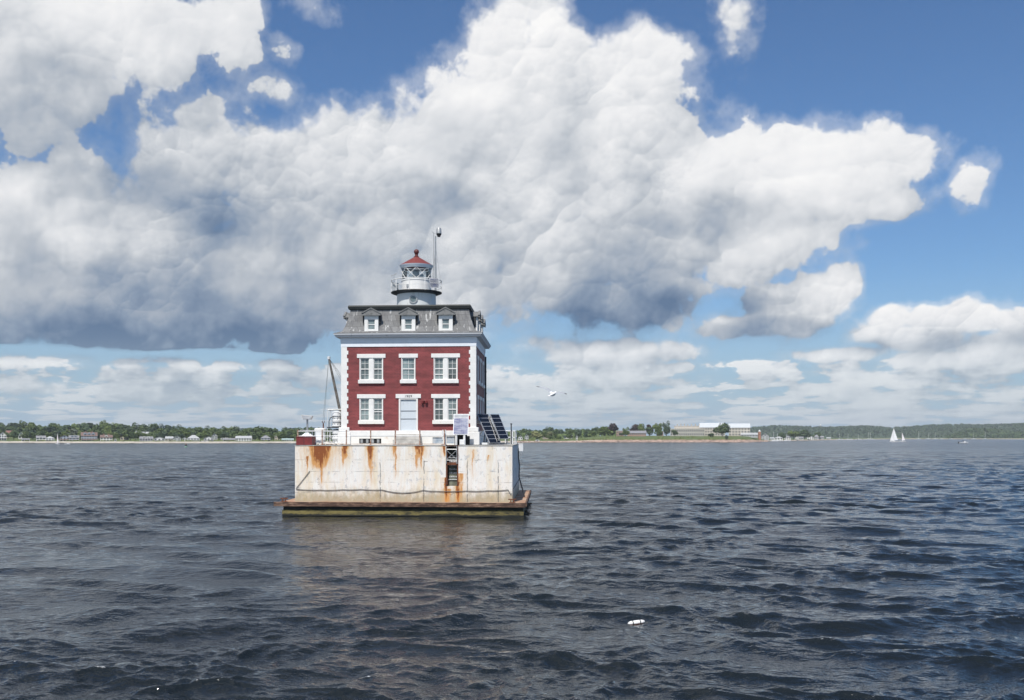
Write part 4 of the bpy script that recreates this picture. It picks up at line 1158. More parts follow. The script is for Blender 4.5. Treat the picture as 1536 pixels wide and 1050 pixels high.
# ------------------------------------------------------------------ things on the gallery and the deck
M_SOLAR = mat('dark_solar_cells', (0.010, 0.013, 0.022), 0.18, var=0.3, scale=9.0)
def cell_fn(n, co, c, b):
    x, y, z = n.xyz(co)
    ln = n.sstep(n.m('PINGPONG', n.m('ADD', z, 5.0), 0.075), 0.003, 0.012, 1.0, 0.0)
    ln2 = n.sstep(n.m('PINGPONG', n.m('ADD', x, 5.0), 0.08), 0.002, 0.008, 1.0, 0.0)
    col = n.mix(n.sstep(n.noise(n.vm('MULTIPLY', co, (0.6, 1, 2.5)), 3.0, 4, 0.6), 0.35, 0.65), c, (0.33, 0.35, 0.44))
    return n.mix(n.m('MULTIPLY', n.m('MAXIMUM', ln, ln2), 0.55), col, (0.5, 0.45, 0.42))
M_SOLARB = mat('lavender_blue_solar_cells', (0.13, 0.145, 0.27), 0.3, fn=cell_fn)
M_SOLARC = mat('deep_blue_solar_cells', (0.022, 0.05, 0.16), 0.5, var=0.3, scale=8)
M_ALU = mat('aluminium_frame', (0.62, 0.63, 0.64), 0.35, metal=0.6, var=0.1)

# mast with the fog detector head on the gallery
MU, MV = U(653.2, LV - .6), LV - .6
mz = lambda py: Z(py, MU, MV)
mast = station('antenna_mast', 'tall thin grey mast with a lantern head, rising beside the lantern room', 'mast', MU, MV, 17.0)
m = MB(); m.tube([(MU, MV, 17.0), (MU, MV, mz(354.5))], [.075, .06], 8); m.build('pole', M_GALV, mast)
m = MB(); a_ = MU + .25; m.tube([(MU, MV, mz(355)), (MU, MV, mz(354.2)), (a_, MV, mz(355))], .05, 6)
m.lathe([(.12, mz(355.3)), (.13, mz(354)), (.20, mz(351.8)), (.20, mz(350.6))], 14, (a_ + .02, MV, 0)); m.build('bracket', M_DARK, mast)
m = MB(); m.lathe([(.19, mz(351)), (.21, mz(350.4)), (.19, mz(344)), (.15, mz(342.2)), (.0, mz(341.8))], 16, (a_ + .02, MV, 0)); m.build('lamp_head', M_GALV, mast, smooth=True)
m = MB(); x_ = MU - .15; m.tube([(x_, MV, 17.6), (x_, MV, mz(348.5))], .022, 6); m.tube([(x_, MV, mz(349.5)), (x_ - .12, MV, mz(347.5))], .02, 5); m.tube([(x_, MV, mz(349.5)), (x_ + .16, MV, mz(350.5))], .015, 5); m.build('wind_vane', M_GALV, mast)
m = MB()
for dx0, top in ((-.32, 366), (-.22, 362), (.10, 360), (.45, 372)): m.tube([(MU + dx0, MV, 17.5), (MU + .03, MV, mz(top))], .009, 4)
m.build('stay_wire', M_GALV, mast)

gs = station('gallery_solar_panel', 'small deep blue solar panel tilted on the gallery railing below the mast', 'solar panel', U(651, LV - 2), LV - 2.0, 17.0)
T_ = lambda x, y, z: (U(651, LV - 2) + x * .95 + (.95 - z) * .10, LV - 2.05 + x * .25 - (.95 - z) * .35, 17.02 + z * .8)
m = MB(T_); m.box(-.36, .36, 0, .05, .0, .98); m.build('panel_frame', M_ALU, gs)
m = MB(T_); m.box(-.32, .32, -.012, -.002, .04, .46); m.box(-.32, .32, -.012, -.002, .52, .94); m.build('solar_cell', M_SOLARC, gs)
m = MB(T_); m.tube([(-.2, .06, .5), (-.2, .3, .0)], .02, 5); m.tube([(.2, .06, .5), (.2, .3, .0)], .02, 5); m.build('strut', M_GALV, gs)
an_u = U(591, LV - .9)
an = station('wind_gauge', 'little grey wind gauge on a thin rod at the gallery rail', 'wind gauge', an_u, LV - .9, 17.0)
m = MB(); m.tube([(an_u, LV - .9, 17.0), (an_u, LV - .9, 18.3)], .022, 5); m.build('rod', M_GALV, an)
m = MB(); m.tube([(an_u - .16, LV - .9, 18.22), (an_u + .14, LV - .9, 18.36)], .018, 5); m.lathe([(.0, -.05), (.06, 0), (.0, .05)], 8, (an_u - .17, LV - .9, 18.22)); m.lathe([(.0, -.05), (.06, 0), (.0, .05)], 8, (an_u + .14, LV - .9, 18.36)); m.build('vane', M_GALV, an)
m = MB(); m.box(LUc - 1.75, LUc - 1.25, LV - 1.2, LV - 1.14, 17.02, 17.62); m.tube([(LUc - 1.7, LV - 1.3, 17.6), (LUc - 1.2, LV - 1.2, 17.05)], .03, 5)
g2 = m.build('equipment_bracket', M_GALV, house)

# deck railing: rusty posts and rails along the pier's front edge
rail = station('deck_railing', 'rusty pipe railing along the front edge of the pier deck', 'railing', POSTU[3], .25, DECK)
zr = lambda py, u: Z(py, u, .25)
for k, u in enumerate(POSTU):
    m = MB(); m.tube([(u, .25, DECK), (u, .25, zr(645.4, u))], .045, 8); m.lathe([(.07, 0), (.07, .06)], 8, (u, .25, zr(654.2, u) - .03)); m.lathe([(.0, -.05), (.065, 0), (.0, .05)], 8, (u, .25, zr(645.6, u))); m.lathe([(.12, 0), (.12, .03)], 10, (u, .25, DECK))
    m.build('post', M_RUSTP, rail)
m = MB(); m.tube([(POSTU[0], .25, zr(654, -7)), (POSTU[6], .25, zr(654, 0))], .026, 6); m.build('rail', M_METALW, rail)
m = MB(); m.tube([(POSTU[0], .25, zr(646.8, -7)), (POSTU[2], .25, zr(646.8, -4))], .026, 6); m.build('rail', M_METALW, rail)
m = MB(); m.tube([(POSTU[1], .25, zr(666, -5)), (POSTU[6], .25, zr(666, 0))], .02, 6); m.build('rail', M_RUSTP, rail)
# side railing on the left edge and back
rl = station('side_railing', 'white pipe railing along the left edge of the deck behind the drum', 'railing', -7.5, 8, DECK)
for v in (2, 4, 6, 8, 10, 12, 14): 
    m = MB(); m.tube([(-7.5, v, DECK), (-7.5, v, DECK + 1.1)], .035, 6); m.build('post', M_METALW, rl)
for z in (.55, 1.08):
    m = MB(); m.tube([(-7.5, .4, DECK + z), (-7.5, 15.2, DECK + z)], .025, 6); m.build('rail', M_METALW, rl)
rb = station('back_railing', 'white pipe railing across the back of the deck left of the house', 'railing', -6.4, 15.2, DECK)
for u in (-6.9, -6.1, -5.4): 
    m = MB(); m.tube([(u, 15.2, DECK), (u, 15.2, DECK + 1.1)], .04, 6); m.build('post', M_METALW, rb)
for z in (.3, .65, 1.08):
    m = MB(); m.tube([(-7.4, 15.2, DECK + z), (-5.0, 15.2, DECK + z)], .028, 6); m.build('rail', M_METALW, rb)

# dark red box on the left front corner
u0, u1 = U(444.3, .05), U(468, .05)
rbx = station('red_locker', 'low dark red locker on the front left corner of the deck', 'locker', (u0 + u1) / 2, .7, DECK)
m = MB(); m.box(u0, u1, .02, 1.2, DECK, DECK + .56); m.build('body', M_OXRED, rbx, bevel=.015)
m = MB(); m.box(u0 - .02, u1 + .02, 0, 1.22, DECK + .563, DECK + .61); m.build('lid', M_OXRED, rbx)
m = MB(); m.box((u0 + u1) / 2 - .012, (u0 + u1) / 2 + .012, .008, .018, DECK, DECK + .56); m.build('seam', M_DARK, rbx)

# floodlight on a post
fv = 3.0
fu = U(461, fv); fz = lambda py: Z(py, fu, fv)
fl = station('floodlight', 'white box floodlight on a post with a splayed foot behind the red locker', 'floodlight', fu, fv, DECK)
m = MB(); m.hexa([(fu - .30, fv - .30, DECK), (fu + .30, fv - .30, DECK), (fu + .30, fv + .30, DECK), (fu - .30, fv + .30, DECK)], [(fu - .42, fv - .3, fz(654.5)), (fu + .42, fv - .3, fz(654.5)), (fu + .42, fv + .3, fz(654.5)), (fu - .42, fv + .3, fz(654.5))])
m.hexa([(fu - .44, fv - .32, fz(654.5)), (fu + .44, fv - .32, fz(654.5)), (fu + .44, fv + .32, fz(654.5)), (fu - .44, fv + .32, fz(654.5))], [(fu - .12, fv - .12, fz(649)), (fu + .12, fv - .12, fz(649)), (fu + .12, fv + .12, fz(649)), (fu - .12, fv + .12, fz(649))])
m.build('foot', M_METALW, fl)
m = MB(); m.tube([(fu, fv, fz(650)), (fu, fv, fz(628.5))], .07, 8); m.build('post', M_GALV, fl)
m = MB(); z0, z1 = fz(629), fz(622)
m.hexa([(fu - .28, fv - .35, z0 + .0), (fu + .28, fv - .2, z0 - .02), (fu + .28, fv + .25, z0 - .02), (fu - .28, fv + .25, z0)], [(fu - .36, fv - .45, z1), (fu + .40, fv - .2, z1 - .1), (fu + .40, fv + .3, z1 - .1), (fu - .36, fv + .3, z1)])
m.build('lamp_housing', M_TRIM, fl)
m = MB(); m.hexa([(fu - .25, fv - .385, z0 + .05), (fu + .26, fv - .235, z0 + .03), (fu + .26, fv - .215, z0 + .03), (fu - .25, fv - .365, z0 + .05)], [(fu - .31, fv - .455, z1 - .05), (fu + .34, fv - .225, z1 - .14), (fu + .34, fv - .21, z1 - .14), (fu - .31, fv - .44, z1 - .05)])
m.build('lamp_glass', mat('pale_lamp_glass', (0.6, 0.62, 0.64), 0.1), fl)

# white drum
dv = 5.0; du = U(480.3, dv); dzf = lambda py: Z(py, du, dv)
dr = station('white_drum', 'plain white drum with a lid standing behind the front railing', 'drum', du, dv, DECK)
m = MB(); zt_ = dzf(643.5); m.lathe([(.42, DECK), (.42, DECK + .35), (.44, DECK + .38), (.42, DECK + .41), (.42, zt_ - .15), (.44, zt_ - .13)], 20, (du, dv, 0)); m.build('drum_body', M_METALW, dr, smooth=True)
m = MB(); m.lathe([(.46, zt_ - .13), (.46, zt_), (.38, zt_ + .06), (0, zt_ + .08)], 20, (du, dv, 0)); m.build('lid', M_TRIM, dr, smooth=True)

# two stacked fog lanterns in a pipe frame
for kk, (p0, p1, lab) in enumerate(((667.5, 643.2, 'ribbed white fog signal drum standing on the deck under its twin'), (640.5, 616.5, 'ribbed white fog signal drum raised on the shelf above its twin'))):
    fu2 = U(505.3, 5.5); zz = lambda py: Z(py, fu2, 5.5)
    f_ = station('fog_signal', lab, 'fog signal', fu2, 5.5, zz(p0), 'stacked white fog signals')
    H = zz(p1) - zz(p0); zb_ = zz(p0) if kk else DECK
    H = zz(p1) - zb_
    m = MB(); m.lathe([(.36, 0), (.40, .05), (.40, H * .10), (.33, H * .13), (.33, H * .30), (.40, H * .33), (.40, H * .44), (.33, H * .47), (.33, H * .66), (.40, H * .69), (.40, H * .80), (.38, H * .9), (.25, H * .97), (0, H)], 20, (fu2, 5.5, zb_)); m.build('housing', M_METALW, f_, smooth=True)
    m = MB()
    for zc in (.21, .56):
        for k in range(10):
            a_ = 2 * math.pi * k / 10
            m.lathe([(.0, -.07), (.07, 0), (.0, .07)], 6, (fu2 + .33 * math.cos(a_), 5.5 + .33 * math.sin(a_), zb_ + H * zc))
    m.build('horn', M_GALV, f_)
fr_ = station('pipe_frame', 'light pipe frame with a shelf round the two fog signals', 'frame', U(505.3, 5.5), 5.5, DECK)
fu2 = U(505.3, 5.5); zz = lambda py: Z(py, fu2, 5.5)
m = MB()
for s in (-1, 1):
    for v in (5.0, 6.0): m.tube([(fu2 + s * .62 , v, DECK), (fu2 + s * .62, v, zz(615))], .02, 6)
m.build('upright', M_METALW, fr_)
m = MB(); m.box(fu2 - .66, fu2 + .66, 4.95, 6.05, zz(641.8), zz(640.6)); m.build('shelf', M_DARK, fr_)
m = MB(); m.tube([(fu2 - .62, 5.0, zz(615)), (fu2 + .62, 5.0, zz(614)), (fu2 + .62, 6.0, zz(614)), (fu2 - .62, 6.0, zz(615)), (fu2 - .62, 5.0, zz(615))], .035, 6); m.build('top_rail', M_GALV, fr_)
m = MB(); m.tube([(fu2 - .5, 5.0, DECK), (fu2 - .5, 5.0, zz(632)), (fu2 - .4, 5.0, zz(627)), (fu2 - .2, 5.2, zz(625))], .03, 6); m.build('hose', M_DARK, fr_, smooth=True)

# derrick boom with its tackle
bv = 7.0
p_tip = (U(493.2, bv), bv, Z(537, U(493.2, bv), bv)); p_base = (U(511.2, bv), bv, Z(622, U(511.2, bv), bv))
bm_ = station('derrick_boom', 'slender dark derrick boom with tackle leaning out beside the house wall', 'derrick', p_base[0], bv, DECK)
m = MB(); m.tube([(p_base[0], bv, DECK), p_base], .09, 8); m.build('mast', M_METALW, bm_)
mid = [p_base[i] + (p_tip[i] - p_base[i]) * .12 for i in range(3)]
m = MB(); m.tube([p_base, mid, [p_base[i] + (p_tip[i] - p_base[i]) * .6 for i in range(3)], p_tip], [.10, .11, .10, .075], 8); m.build('boom', mat('streaky_dark_timber', (0.05, 0.045, 0.04), 0.7, var2=(0.20, 0.19, 0.17), scale=3.5), bm_)
m = MB(); m.lathe([(.0, -.14), (.12, -.1), (.13, .1), (.0, .14)], 10, p_tip); m.build('sheave', M_METALW, bm_)
hk = (U(485, bv), bv, Z(634, U(485, bv), bv))
m = MB(); m.tube([p_tip, (hk[0] + .06, bv, hk[2])], .008, 4); m.tube([p_tip, (hk[0] - .05, bv, hk[2])], .008, 4); m.build('fall_rope', M_ROPE, bm_)
m = MB(); m.tube([(hk[0] - .1, bv, hk[2] + .1), (hk[0], bv, hk[2] - .1), (hk[0] + .1, bv, hk[2] + .1)], .035, 6); m.tube([(hk[0], bv, hk[2] - .1), (hk[0], bv, hk[2] - .6)], .05, 6); m.build('hook_block', M_RUST, bm_)
m = MB()
for (du_, dz_) in ((0, -2.6), (0, -3.0), (0, -3.5)): m.tube([p_tip, (-HX - .05, bv + .5, p_tip[2] + dz_)], .009, 4)
m.tube([p_base, (-HX - .02, bv + .2, p_base[2] + .3)], .05, 6)
m.build('topping_lift', M_ROPE, bm_)

# pale stones heaped behind the railing
M_STONE = mat('pale_stone', (0.66, 0.64, 0.58), 0.85, var=0.25, scale=3.0, bump=0.3)
def stone_mesh(seed):
    r_ = random.Random(seed); b_ = bmesh.new(); bmesh.ops.create_icosphere(b_, subdivisions=2, radius=1.0)
    for v in b_.verts:
        n3 = mnoise.noise(v.co * 1.4 + Vector((seed * 3.1, 0, 0)))
        v.co *= 1 + .35 * n3
        v.co.z = max(v.co.z * .65, -.3)
    me_ = bpy.data.meshes.new('stone'); b_.to_mesh(me_); b_.free(); me_.materials.append(M_STONE); return me_
st_m = [stone_mesh(k) for k in range(4)]
for k in range(11):
    px = 474 + k * 3.6
    v = .9 + rng.random() * .9
    u = U(px, v); sc_ = .13 + .1 * rng.random()
    o = bpy.data.objects.new('stone', st_m[k % 4]); C.objects.link(o)
    o.location = W_(u, v, DECK + .3 * sc_); o.scale = (sc_ * 1.3, sc_, sc_); o.rotation_euler = (0, 0, rng.random() * 6)
    tag(o, 'pale fist to head sized stone lying behind the front railing near the drum', 'stone', 'pale stones on the deck')

# lavender solar panel on white legs, facing the front
sv = .9
su0, su1 = U(679.6, sv), U(702.2, sv); sz = lambda py: Z(py, su0, sv)
sp_ = station('solar_panel', 'lavender blue solar panel on two white legs in front of the house', 'solar panel', (su0 + su1) / 2, sv, DECK)
zl, zh = sz(652), sz(620.8)
def Tp(x, y, z): return (su0 + x, sv + y + (z / (zh - zl)) * .45, zl + z)
w_, h_ = su1 - su0, zh - zl
m = MB(Tp); m.box(0, w_, .0, .05, 0, h_); m.build('panel_frame', M_ALU, sp_)
m = MB(Tp); m.box(.04, w_ - .04, -.015, -.003, .04, h_ * .80); o_ = m.build('solar_cell', M_SOLARB, sp_)
m = MB(Tp); m.box(.04, w_ - .04, -.015, -.003, h_ * .83, h_ - .03); m.build('solar_cell', mat('grey_solar_cells', (0.40, 0.42, 0.44), 0.3, var=0.15, scale=6), sp_)
for x in (w_ * .2, w_ * .74):
    m = MB(); m.tube([(su0 + x, sv + .1, DECK), (su0 + x, sv + .1, zl + .1)], .085, 8); m.build('leg', M_TRIM, sp_)
m = MB(); m.box(su0 + .1, su1 - .1, sv + .35, sv + .42, zl - .1, zl + .02); m.box(su0 + .05, su1 + .05, sv + .6, sv + .95, DECK, DECK + .65); m.build('battery_box', M_INT, sp_)
bx = station('junction_box', 'small white junction box on the deck between the solar panel legs', 'box', su0 + .65, sv + .1, DECK)
m = MB(); m.box(su0 + .46, su0 + .84, sv + .0, sv + .3, DECK, DECK + .40); m.build('case', M_METALW, bx, bevel=.02)
m = MB(); m.box(su0 + .50, su0 + .80, sv - .02, sv - .003, DECK + .05, DECK + .35); m.build('cover', M_TRIM, bx)

# two black panels raked on a frame
def rake(tl, tr, bl, nrow, name, label, pv, frame):
    """corners from their places along the pier; tilt and turn set by the panel's true right angle"""
    W3 = lambda px, py, v: Vector((U(px, v), v, Z(py, U(px, v), v)))
    A = W3(*tl, pv); B = W3(*tr, pv + .75); Dn = W3(*bl, pv - 1.03)
    a = B - A; b = Dn - A
    nrm = a.cross(b).normalized()
    if nrm.y > 0: nrm = -nrm
    t = station(name, label, 'solar panel', A.x, A.y, DECK, 'raked black solar panels')
    P = lambda s, q, h: tuple(A + a * s + b * q + nrm * h)
    def slab(mb, s0, s1, q0, q1, h0, h1): mb.hexa([P(s0, q0, h0), P(s1, q0, h0), P(s1, q1, h0), P(s0, q1, h0)], [P(s0, q0, h1), P(s1, q0, h1), P(s1, q1, h1), P(s0, q1, h1)])
    m = MB(); slab(m, 0, 1, 0, 1, -.05, 0)
    m.build('panel_frame', M_ALU, t)
    for k in range(nrow):
        m = MB(); slab(m, .055, .945, (k + .07) / nrow, (k + .93) / nrow, .003, .012); m.build('solar_cell', M_SOLAR, t)
    m = MB()
    for s in (.06, .94):
        top = P(s, .05, -.1); foot = (top[0] - .35, top[1] + .35, DECK)
        m.tube([top, foot], .045, 6); lo = P(s, .93, -.08); m.tube([lo, (lo[0], lo[1], DECK)], .045, 6); m.tube([(lo[0], lo[1], DECK + .08), (foot[0], foot[1], DECK + .08)], .03, 5)
        mid_ = P(s, .5, -.06); m.tube([mid_, (foot[0] + .1, foot[1] - .1, DECK)], .03, 5)
    m.build('support_frame', M_GALV, t)
rake((715.3, 621), (732.6, 621), (734.2, 664.6), 7, 'raked_solar_panel', 'black seven cell solar panel raked on a metal frame, nearer the brick house corner', 4.2, True)
rake((734.8, 621.4), (748.6, 621.4), (749.4, 658.2), 6, 'raked_solar_panel', 'black six cell solar panel raked on a metal frame, nearer the white cage railing', 4.8, True)
sk = station('equipment_case', 'small pale case on the deck under the raked panels', 'case', U(727, 3.5), 3.5, DECK)
m = MB(); uu = U(727, 3.5); m.box(uu - .22, uu + .22, 3.4, 3.7, DECK, DECK + .16); m.build('case', M_METALW, sk, bevel=.02)
m = MB(); m.tube([(uu - .1, 3.5, DECK + .16), (uu - .1, 3.5, DECK + .22), (uu + .1, 3.5, DECK + .22), (uu + .1, 3.5, DECK + .16)], .015, 5); m.build('handle', M_DARK, sk)

# white cage railing on the right-hand corner
cu0, cu1, cv = U(759.5, 13), 7.6, 13.0
cz = lambda py: Z(py, 7, 13)
cg = station('cage_railing', 'white pipe railing cage at the far right corner of the deck', 'railing', (cu0 + cu1) / 2, cv, DECK)
for u in (cu0, (cu0 + cu1) / 2 + .1, cu1 - .35, cu1):
    for v in (11.2, 14.6):
        m = MB(); m.tube([(u, v, DECK), (u, v, cz(646.5))], .045, 6); m.build('post', M_METALW, cg)
for py in (646.5, 656):
    m = MB(); z = cz(py); m.tube([(cu0, 11.2, z), (cu1, 11.2, z), (cu1, 14.6, z), (cu0, 14.6, z), (cu0, 11.2, z)], .045, 6); m.build('rail', M_METALW, cg)
pl = station('thin_post', 'thin dark post standing at the cage railing', 'post', U(766.8, 11), 11, DECK)
m = MB(); u = U(766.8, 11); m.tube([(u, 11, DECK), (u, 11, Z(635.5, u, 11))], .05, 6); m.build('shaft', M_DARK, pl); m = MB(); m.lathe([(.09, 0), (.09, .05), (.05, .08)], 8, (u, 11, Z(636.5, u, 11))); m.build('cap', M_DARK, pl)
wb = station('white_box', 'white box hung over the right edge of the pier above a rope', 'box', 8.05, 12.6, DECK - .7)
m = MB(); m.box(7.86, 8.25, 12.3, 12.9, DECK - .62, DECK + .02); m.build('case', M_METALW, wb, bevel=.02); m = MB(); m.box(7.82, 8.27, 12.28, 12.92, DECK + .023, DECK + .06); m.build('lid', M_TRIM, wb)
# steel gate across the top of the recess
gt = station('ladder_gate', 'white steel gate with a cross brace over the ladder recess', 'gate', (RU0 + RU1) / 2, 0, 3.8)
ga, gb = RU0 + .03, RU1 - .1
m = MB(); m.tube([(ga, -.03, 3.7), (ga, -.03, 4.95), (gb, -.03, 4.95), (gb, -.03, 3.7)], .04, 6); m.tube([(ga, -.03, 4.72), (gb, -.03, 4.72)], .035, 6); m.tube([(ga, -.03, 3.95), (gb, -.03, 3.95)], .03, 6); m.build('gate_frame', M_GALV, gt)
m = MB(); m.tube([(ga, -.04, 4.68), (gb, -.04, 3.98)], .02, 6); m.tube([(ga, -.05, 3.98), (gb, -.05, 4.68)], .02, 6); m.build('cross_brace', M_GALV, gt)
hp = station('handrail_post', 'white hooped handrail at the head of the ladder recess', 'handrail', U(664.5, .3), .3, DECK)
m = MB(); u = U(663.8, .4); u2 = U(668.2, .4); zt_ = Z(644.8, u, .4); m.tube([(u, .5, DECK), (u, .5, zt_), (u2, .5, zt_), (u2, .5, DECK)], .035, 6); m.build('hoop', M_METALW, hp); m = MB(); m.box(u - .1, u + .1, .4, .6, DECK, DECK + .04); m.box(u2 - .1, u2 + .1, .4, .6, DECK, DECK + .04); m.build('base_plate', M_RUST, hp)



# ------------------------------------------------------------------ houses and the fort
def wmat(name, c): return mat(name, c, 0.7, var=0.12, scale=0.6)
M_HW = wmat('white_clapboard', (0.72, 0.71, 0.68)); M_HG = wmat('grey_clapboard', (0.42, 0.43, 0.44)); M_HB = wmat('blue_grey_clapboard', (0.33, 0.38, 0.45)); M_HT = wmat('tan_clapboard', (0.52, 0.45, 0.36)); M_HBR = wmat('brown_shingle_wall', (0.24, 0.16, 0.13))
M_RG = wmat('grey_shingle_roof', (0.26, 0.26, 0.27)); M_RB = wmat('brown_shingle_roof', (0.19, 0.125, 0.105)); M_RL = wmat('pale_grey_roof', (0.45, 0.46, 0.46)); M_RR = wmat('red_brown_roof', (0.24, 0.12, 0.10)); M_RT = wmat('pale_teal_roof', (0.40, 0.50, 0.48))
M_WIN = mat('dark_house_window', (0.03, 0.035, 0.04), 0.15)
M_WINF = mat('hazed_fort_window', (0.13, 0.13, 0.13), 0.3)  # lighter pane colour, distance haze painted in
M_FORT = wmat('grey_granite', (0.43, 0.41, 0.37)); M_FORTL = wmat('pale_cream_stone', (0.52, 0.48, 0.42)); M_FBR = wmat('brown_pink_brick', (0.36, 0.24, 0.19)); M_WROOF = wmat('white_metal_roof', (0.58, 0.61, 0.62)); M_TOWER = wmat('orange_red_brick', (0.42, 0.20, 0.13))
rh = random.Random(17)
def house_at(x0, x1, ytop, ybot, t, wall, roof, label, name='house', form='gable', floors=2, win=3, porch=False, chimney=0, dorm=0, depth=None, group=None, rf=.40, cat='house'):
    """a building whose front spans x0..x1 on the far shore, t metres inland"""
    pxc = (x0 + x1) / 2; D = ds(pxc) + t
    p = place(pxc, t); w = (x1 - x0) / FPX * D
    ztop = CAMH + (CY - ytop) / FPX * D; zb = min(p.z, CAMH + (CY - ybot) / FPX * D)
    H = ztop - zb; hw = H * (1 - rf); dp = depth or max(7, w * .75)
    e = empty(name, (p.x, D, zb), -math.atan2(p.x, D) * 1.0 + 0.0, label, cat, group)
    zb_ = -1.0
    m = MB(); m.box(-w / 2, w / 2, 0, dp, zb_, hw)
    if form == 'gable':      # gable end faces the water
        m.prism_xz([(-w / 2, hw + .003), (w / 2, hw + .003), (0, H - .25)], 0, dp)
    m.build('wall', wall, e)
    m = MB()
    o_ = .45
    if form == 'gable':
        k = (H - hw) / (w / 2)
        m.hexa([(-w / 2 - o_, -o_, hw - o_ * k + .1), (-w / 2 - o_, dp + o_, hw - o_ * k + .1), (0, dp + o_, H - .1), (0, -o_, H - .1)], [(-w / 2 - o_, -o_, hw - o_ * k + .35), (-w / 2 - o_, dp + o_, hw - o_ * k + .35), (0, dp + o_, H + .1), (0, -o_, H + .1)])
        m.hexa([(0, -o_, H - .1), (0, dp + o_, H - .1), (w / 2 + o_, dp + o_, hw - o_ * k + .1), (w / 2 + o_, -o_, hw - o_ * k + .1)], [(0, -o_, H + .1), (0, dp + o_, H + .1), (w / 2 + o_, dp + o_, hw - o_ * k + .35), (w / 2 + o_, -o_, hw - o_ * k + .35)])
    elif form == 'side':     # ridge runs along the shore
        m.hexa([(-w / 2 - o_, -o_, hw - .05), (w / 2 + o_, -o_, hw - .05), (w / 2 + o_, dp + o_, hw - .05), (-w / 2 - o_, dp + o_, hw - .05)], [(-w / 2 - o_ * .5, dp / 2 - .1, H), (w / 2 + o_ * .5, dp / 2 - .1, H), (w / 2 + o_ * .5, dp / 2 + .1, H), (-w / 2 - o_ * .5, dp / 2 + .1, H)])
    elif form == 'hip':
        m.hexa([(-w / 2 - o_, -o_, hw - .05), (w / 2 + o_, -o_, hw - .05), (w / 2 + o_, dp + o_, hw - .05), (-w / 2 - o_, dp + o_, hw - .05)], [(-w * .12, dp / 2 - .1, H), (w * .12, dp / 2 - .1, H), (w * .12, dp / 2 + .1, H), (-w * .12, dp / 2 + .1, H)])
    else:
        m.box(-w / 2 - .2, w / 2 + .2, -.2, dp + .2, hw + .003, H)
    rfo = m.build('roof', roof, e)
    for c_ in range(chimney):
        m = MB(); x = w * (-.22 + .4 * c_); m.box(x - .45, x + .45, dp * .45, dp * .45 + .9, hw, H + 1.1); m.build('chimney', M_RR, rfo)
    for c_ in range(dorm):
        x = w * ((c_ + 1) / (dorm + 1) - .5); ww = min(1.4, w / dorm * .36)
        m = MB(); m.box(x - ww, x + ww, dp * .10, dp * .45, hw + .05, hw + (H - hw) * .62); m.prism_xz([(x - ww - .2, hw + (H - hw) * .622), (x + ww + .2, hw + (H - hw) * .622), (x, hw + (H - hw) * .95)], dp * .08, dp * .48); dd = m.build('dormer', wall, rfo)
        m = MB(); m.box(x - ww * .5, x + ww * .5, dp * .10 - .05, dp * .10 - .003, hw + .35, hw + (H - hw) * .5); m.build('window', M_WIN, dd)
    fh = hw / floors
    z_porch = fh * .92
    for f in range(floors):
        for k in range(win):
            x = w * ((k + .5) / win - .5); ww = min(0.9 if cat in ('building', 'fort') else .75, w / win * .28)
            m = MB(); m.box(x - ww - .12, x + ww + .12, -.06, -.003, fh * f + fh * .28 - .12, fh * f + fh * .80 + .12); wo = m.build('window', M_HW if wall not in (M_HW, M_FORT, M_FORTL, M_FBR) else (M_HG if wall is M_HW else wall), e)
            m = MB(); m.box(x - ww, x + ww, -.09, -.063, fh * f + fh * .28, fh * f + fh * .80); m.build('pane', M_WINF if cat in ('building', 'fort') else M_WIN, wo)
    if form == 'gable' and H - hw > 2:
        m = MB(); m.box(-.6, .6, -.06, -.003, hw + .3, hw + (H - hw) * .55); m.build('window', M_WIN, e)
    if porch:
        m = MB(); m.hexa([(-w / 2, -2.6, z_porch - .15), (w / 2, -2.6, z_porch - .15), (w / 2, -.12, z_porch + .3), (-w / 2, -.12, z_porch + .3)], [(-w / 2, -2.6, z_porch), (w / 2, -2.6, z_porch), (w / 2, -.12, z_porch + .5), (-w / 2, -.12, z_porch + .5)]); pr = m.build('porch_roof', roof, e)
        for k in range(4):
            x = w * (k / 3 - .5) * .96
            m = MB(); m.box(x - .12, x + .12, -2.5, -2.26, -1, z_porch - .153); m.build('post', M_HW, pr)
        m = MB(); m.box(-w / 2, w / 2, -2.7, -.12, -1, .25); m.build('porch_floor', M_HG, e)
    return e
H_ = house_at
H_(-1, 9, 648, 657, 45, M_HW, M_RL, 'white house with a pale roof at the left end of the shore', porch=True)
H_(9.5, 18, 645.8, 650.5, 110, M_HT, M_RR, 'house with a red brown roof peeking from the trees by the left end', form='side', floors=1)
H_(28, 36, 648, 653, 80, M_HW, M_RL, 'small white gabled house half hidden in trees above the low gray cottage', floors=1, win=2)
H_(33, 44, 657.5, 661.5, 25, M_HG, M_RG, 'low gray cottage with a porch on the left beach', form='side', floors=1, porch=True)
H_(55, 68, 653.4, 662, 28, M_HW, M_RG, 'pale two storey house with a gray roof left of the lone sailboat', dorm=1, form='side')
H_(69, 81, 654.6, 662, 30, M_HW, M_RL, 'white house with a pale hipped roof just left of the lone sailboat', form='hip', porch=True)
H_(90, 104, 652.5, 662, 32, M_HB, M_RB, 'blue gray gabled house with a brown roof right of the lone sailboat', porch=True)
H_(104, 118, 653, 662, 30, M_HB, M_RG, 'wide blue gray house with two dormers beside the brown gabled one', form='side', dorm=2, porch=True)
H_(122.5, 145, 648.3, 662, 40, M_HB, M_RB, 'largest three storey shore house with a long brown roof', form='side', floors=3, win=6, porch=True, chimney=2, dorm=3)
H_(151, 168, 652.3, 662, 32, M_HW, M_RB, 'bright white house with a brown roof and chimneys', form='side', win=4, chimney=2, dorm=1)
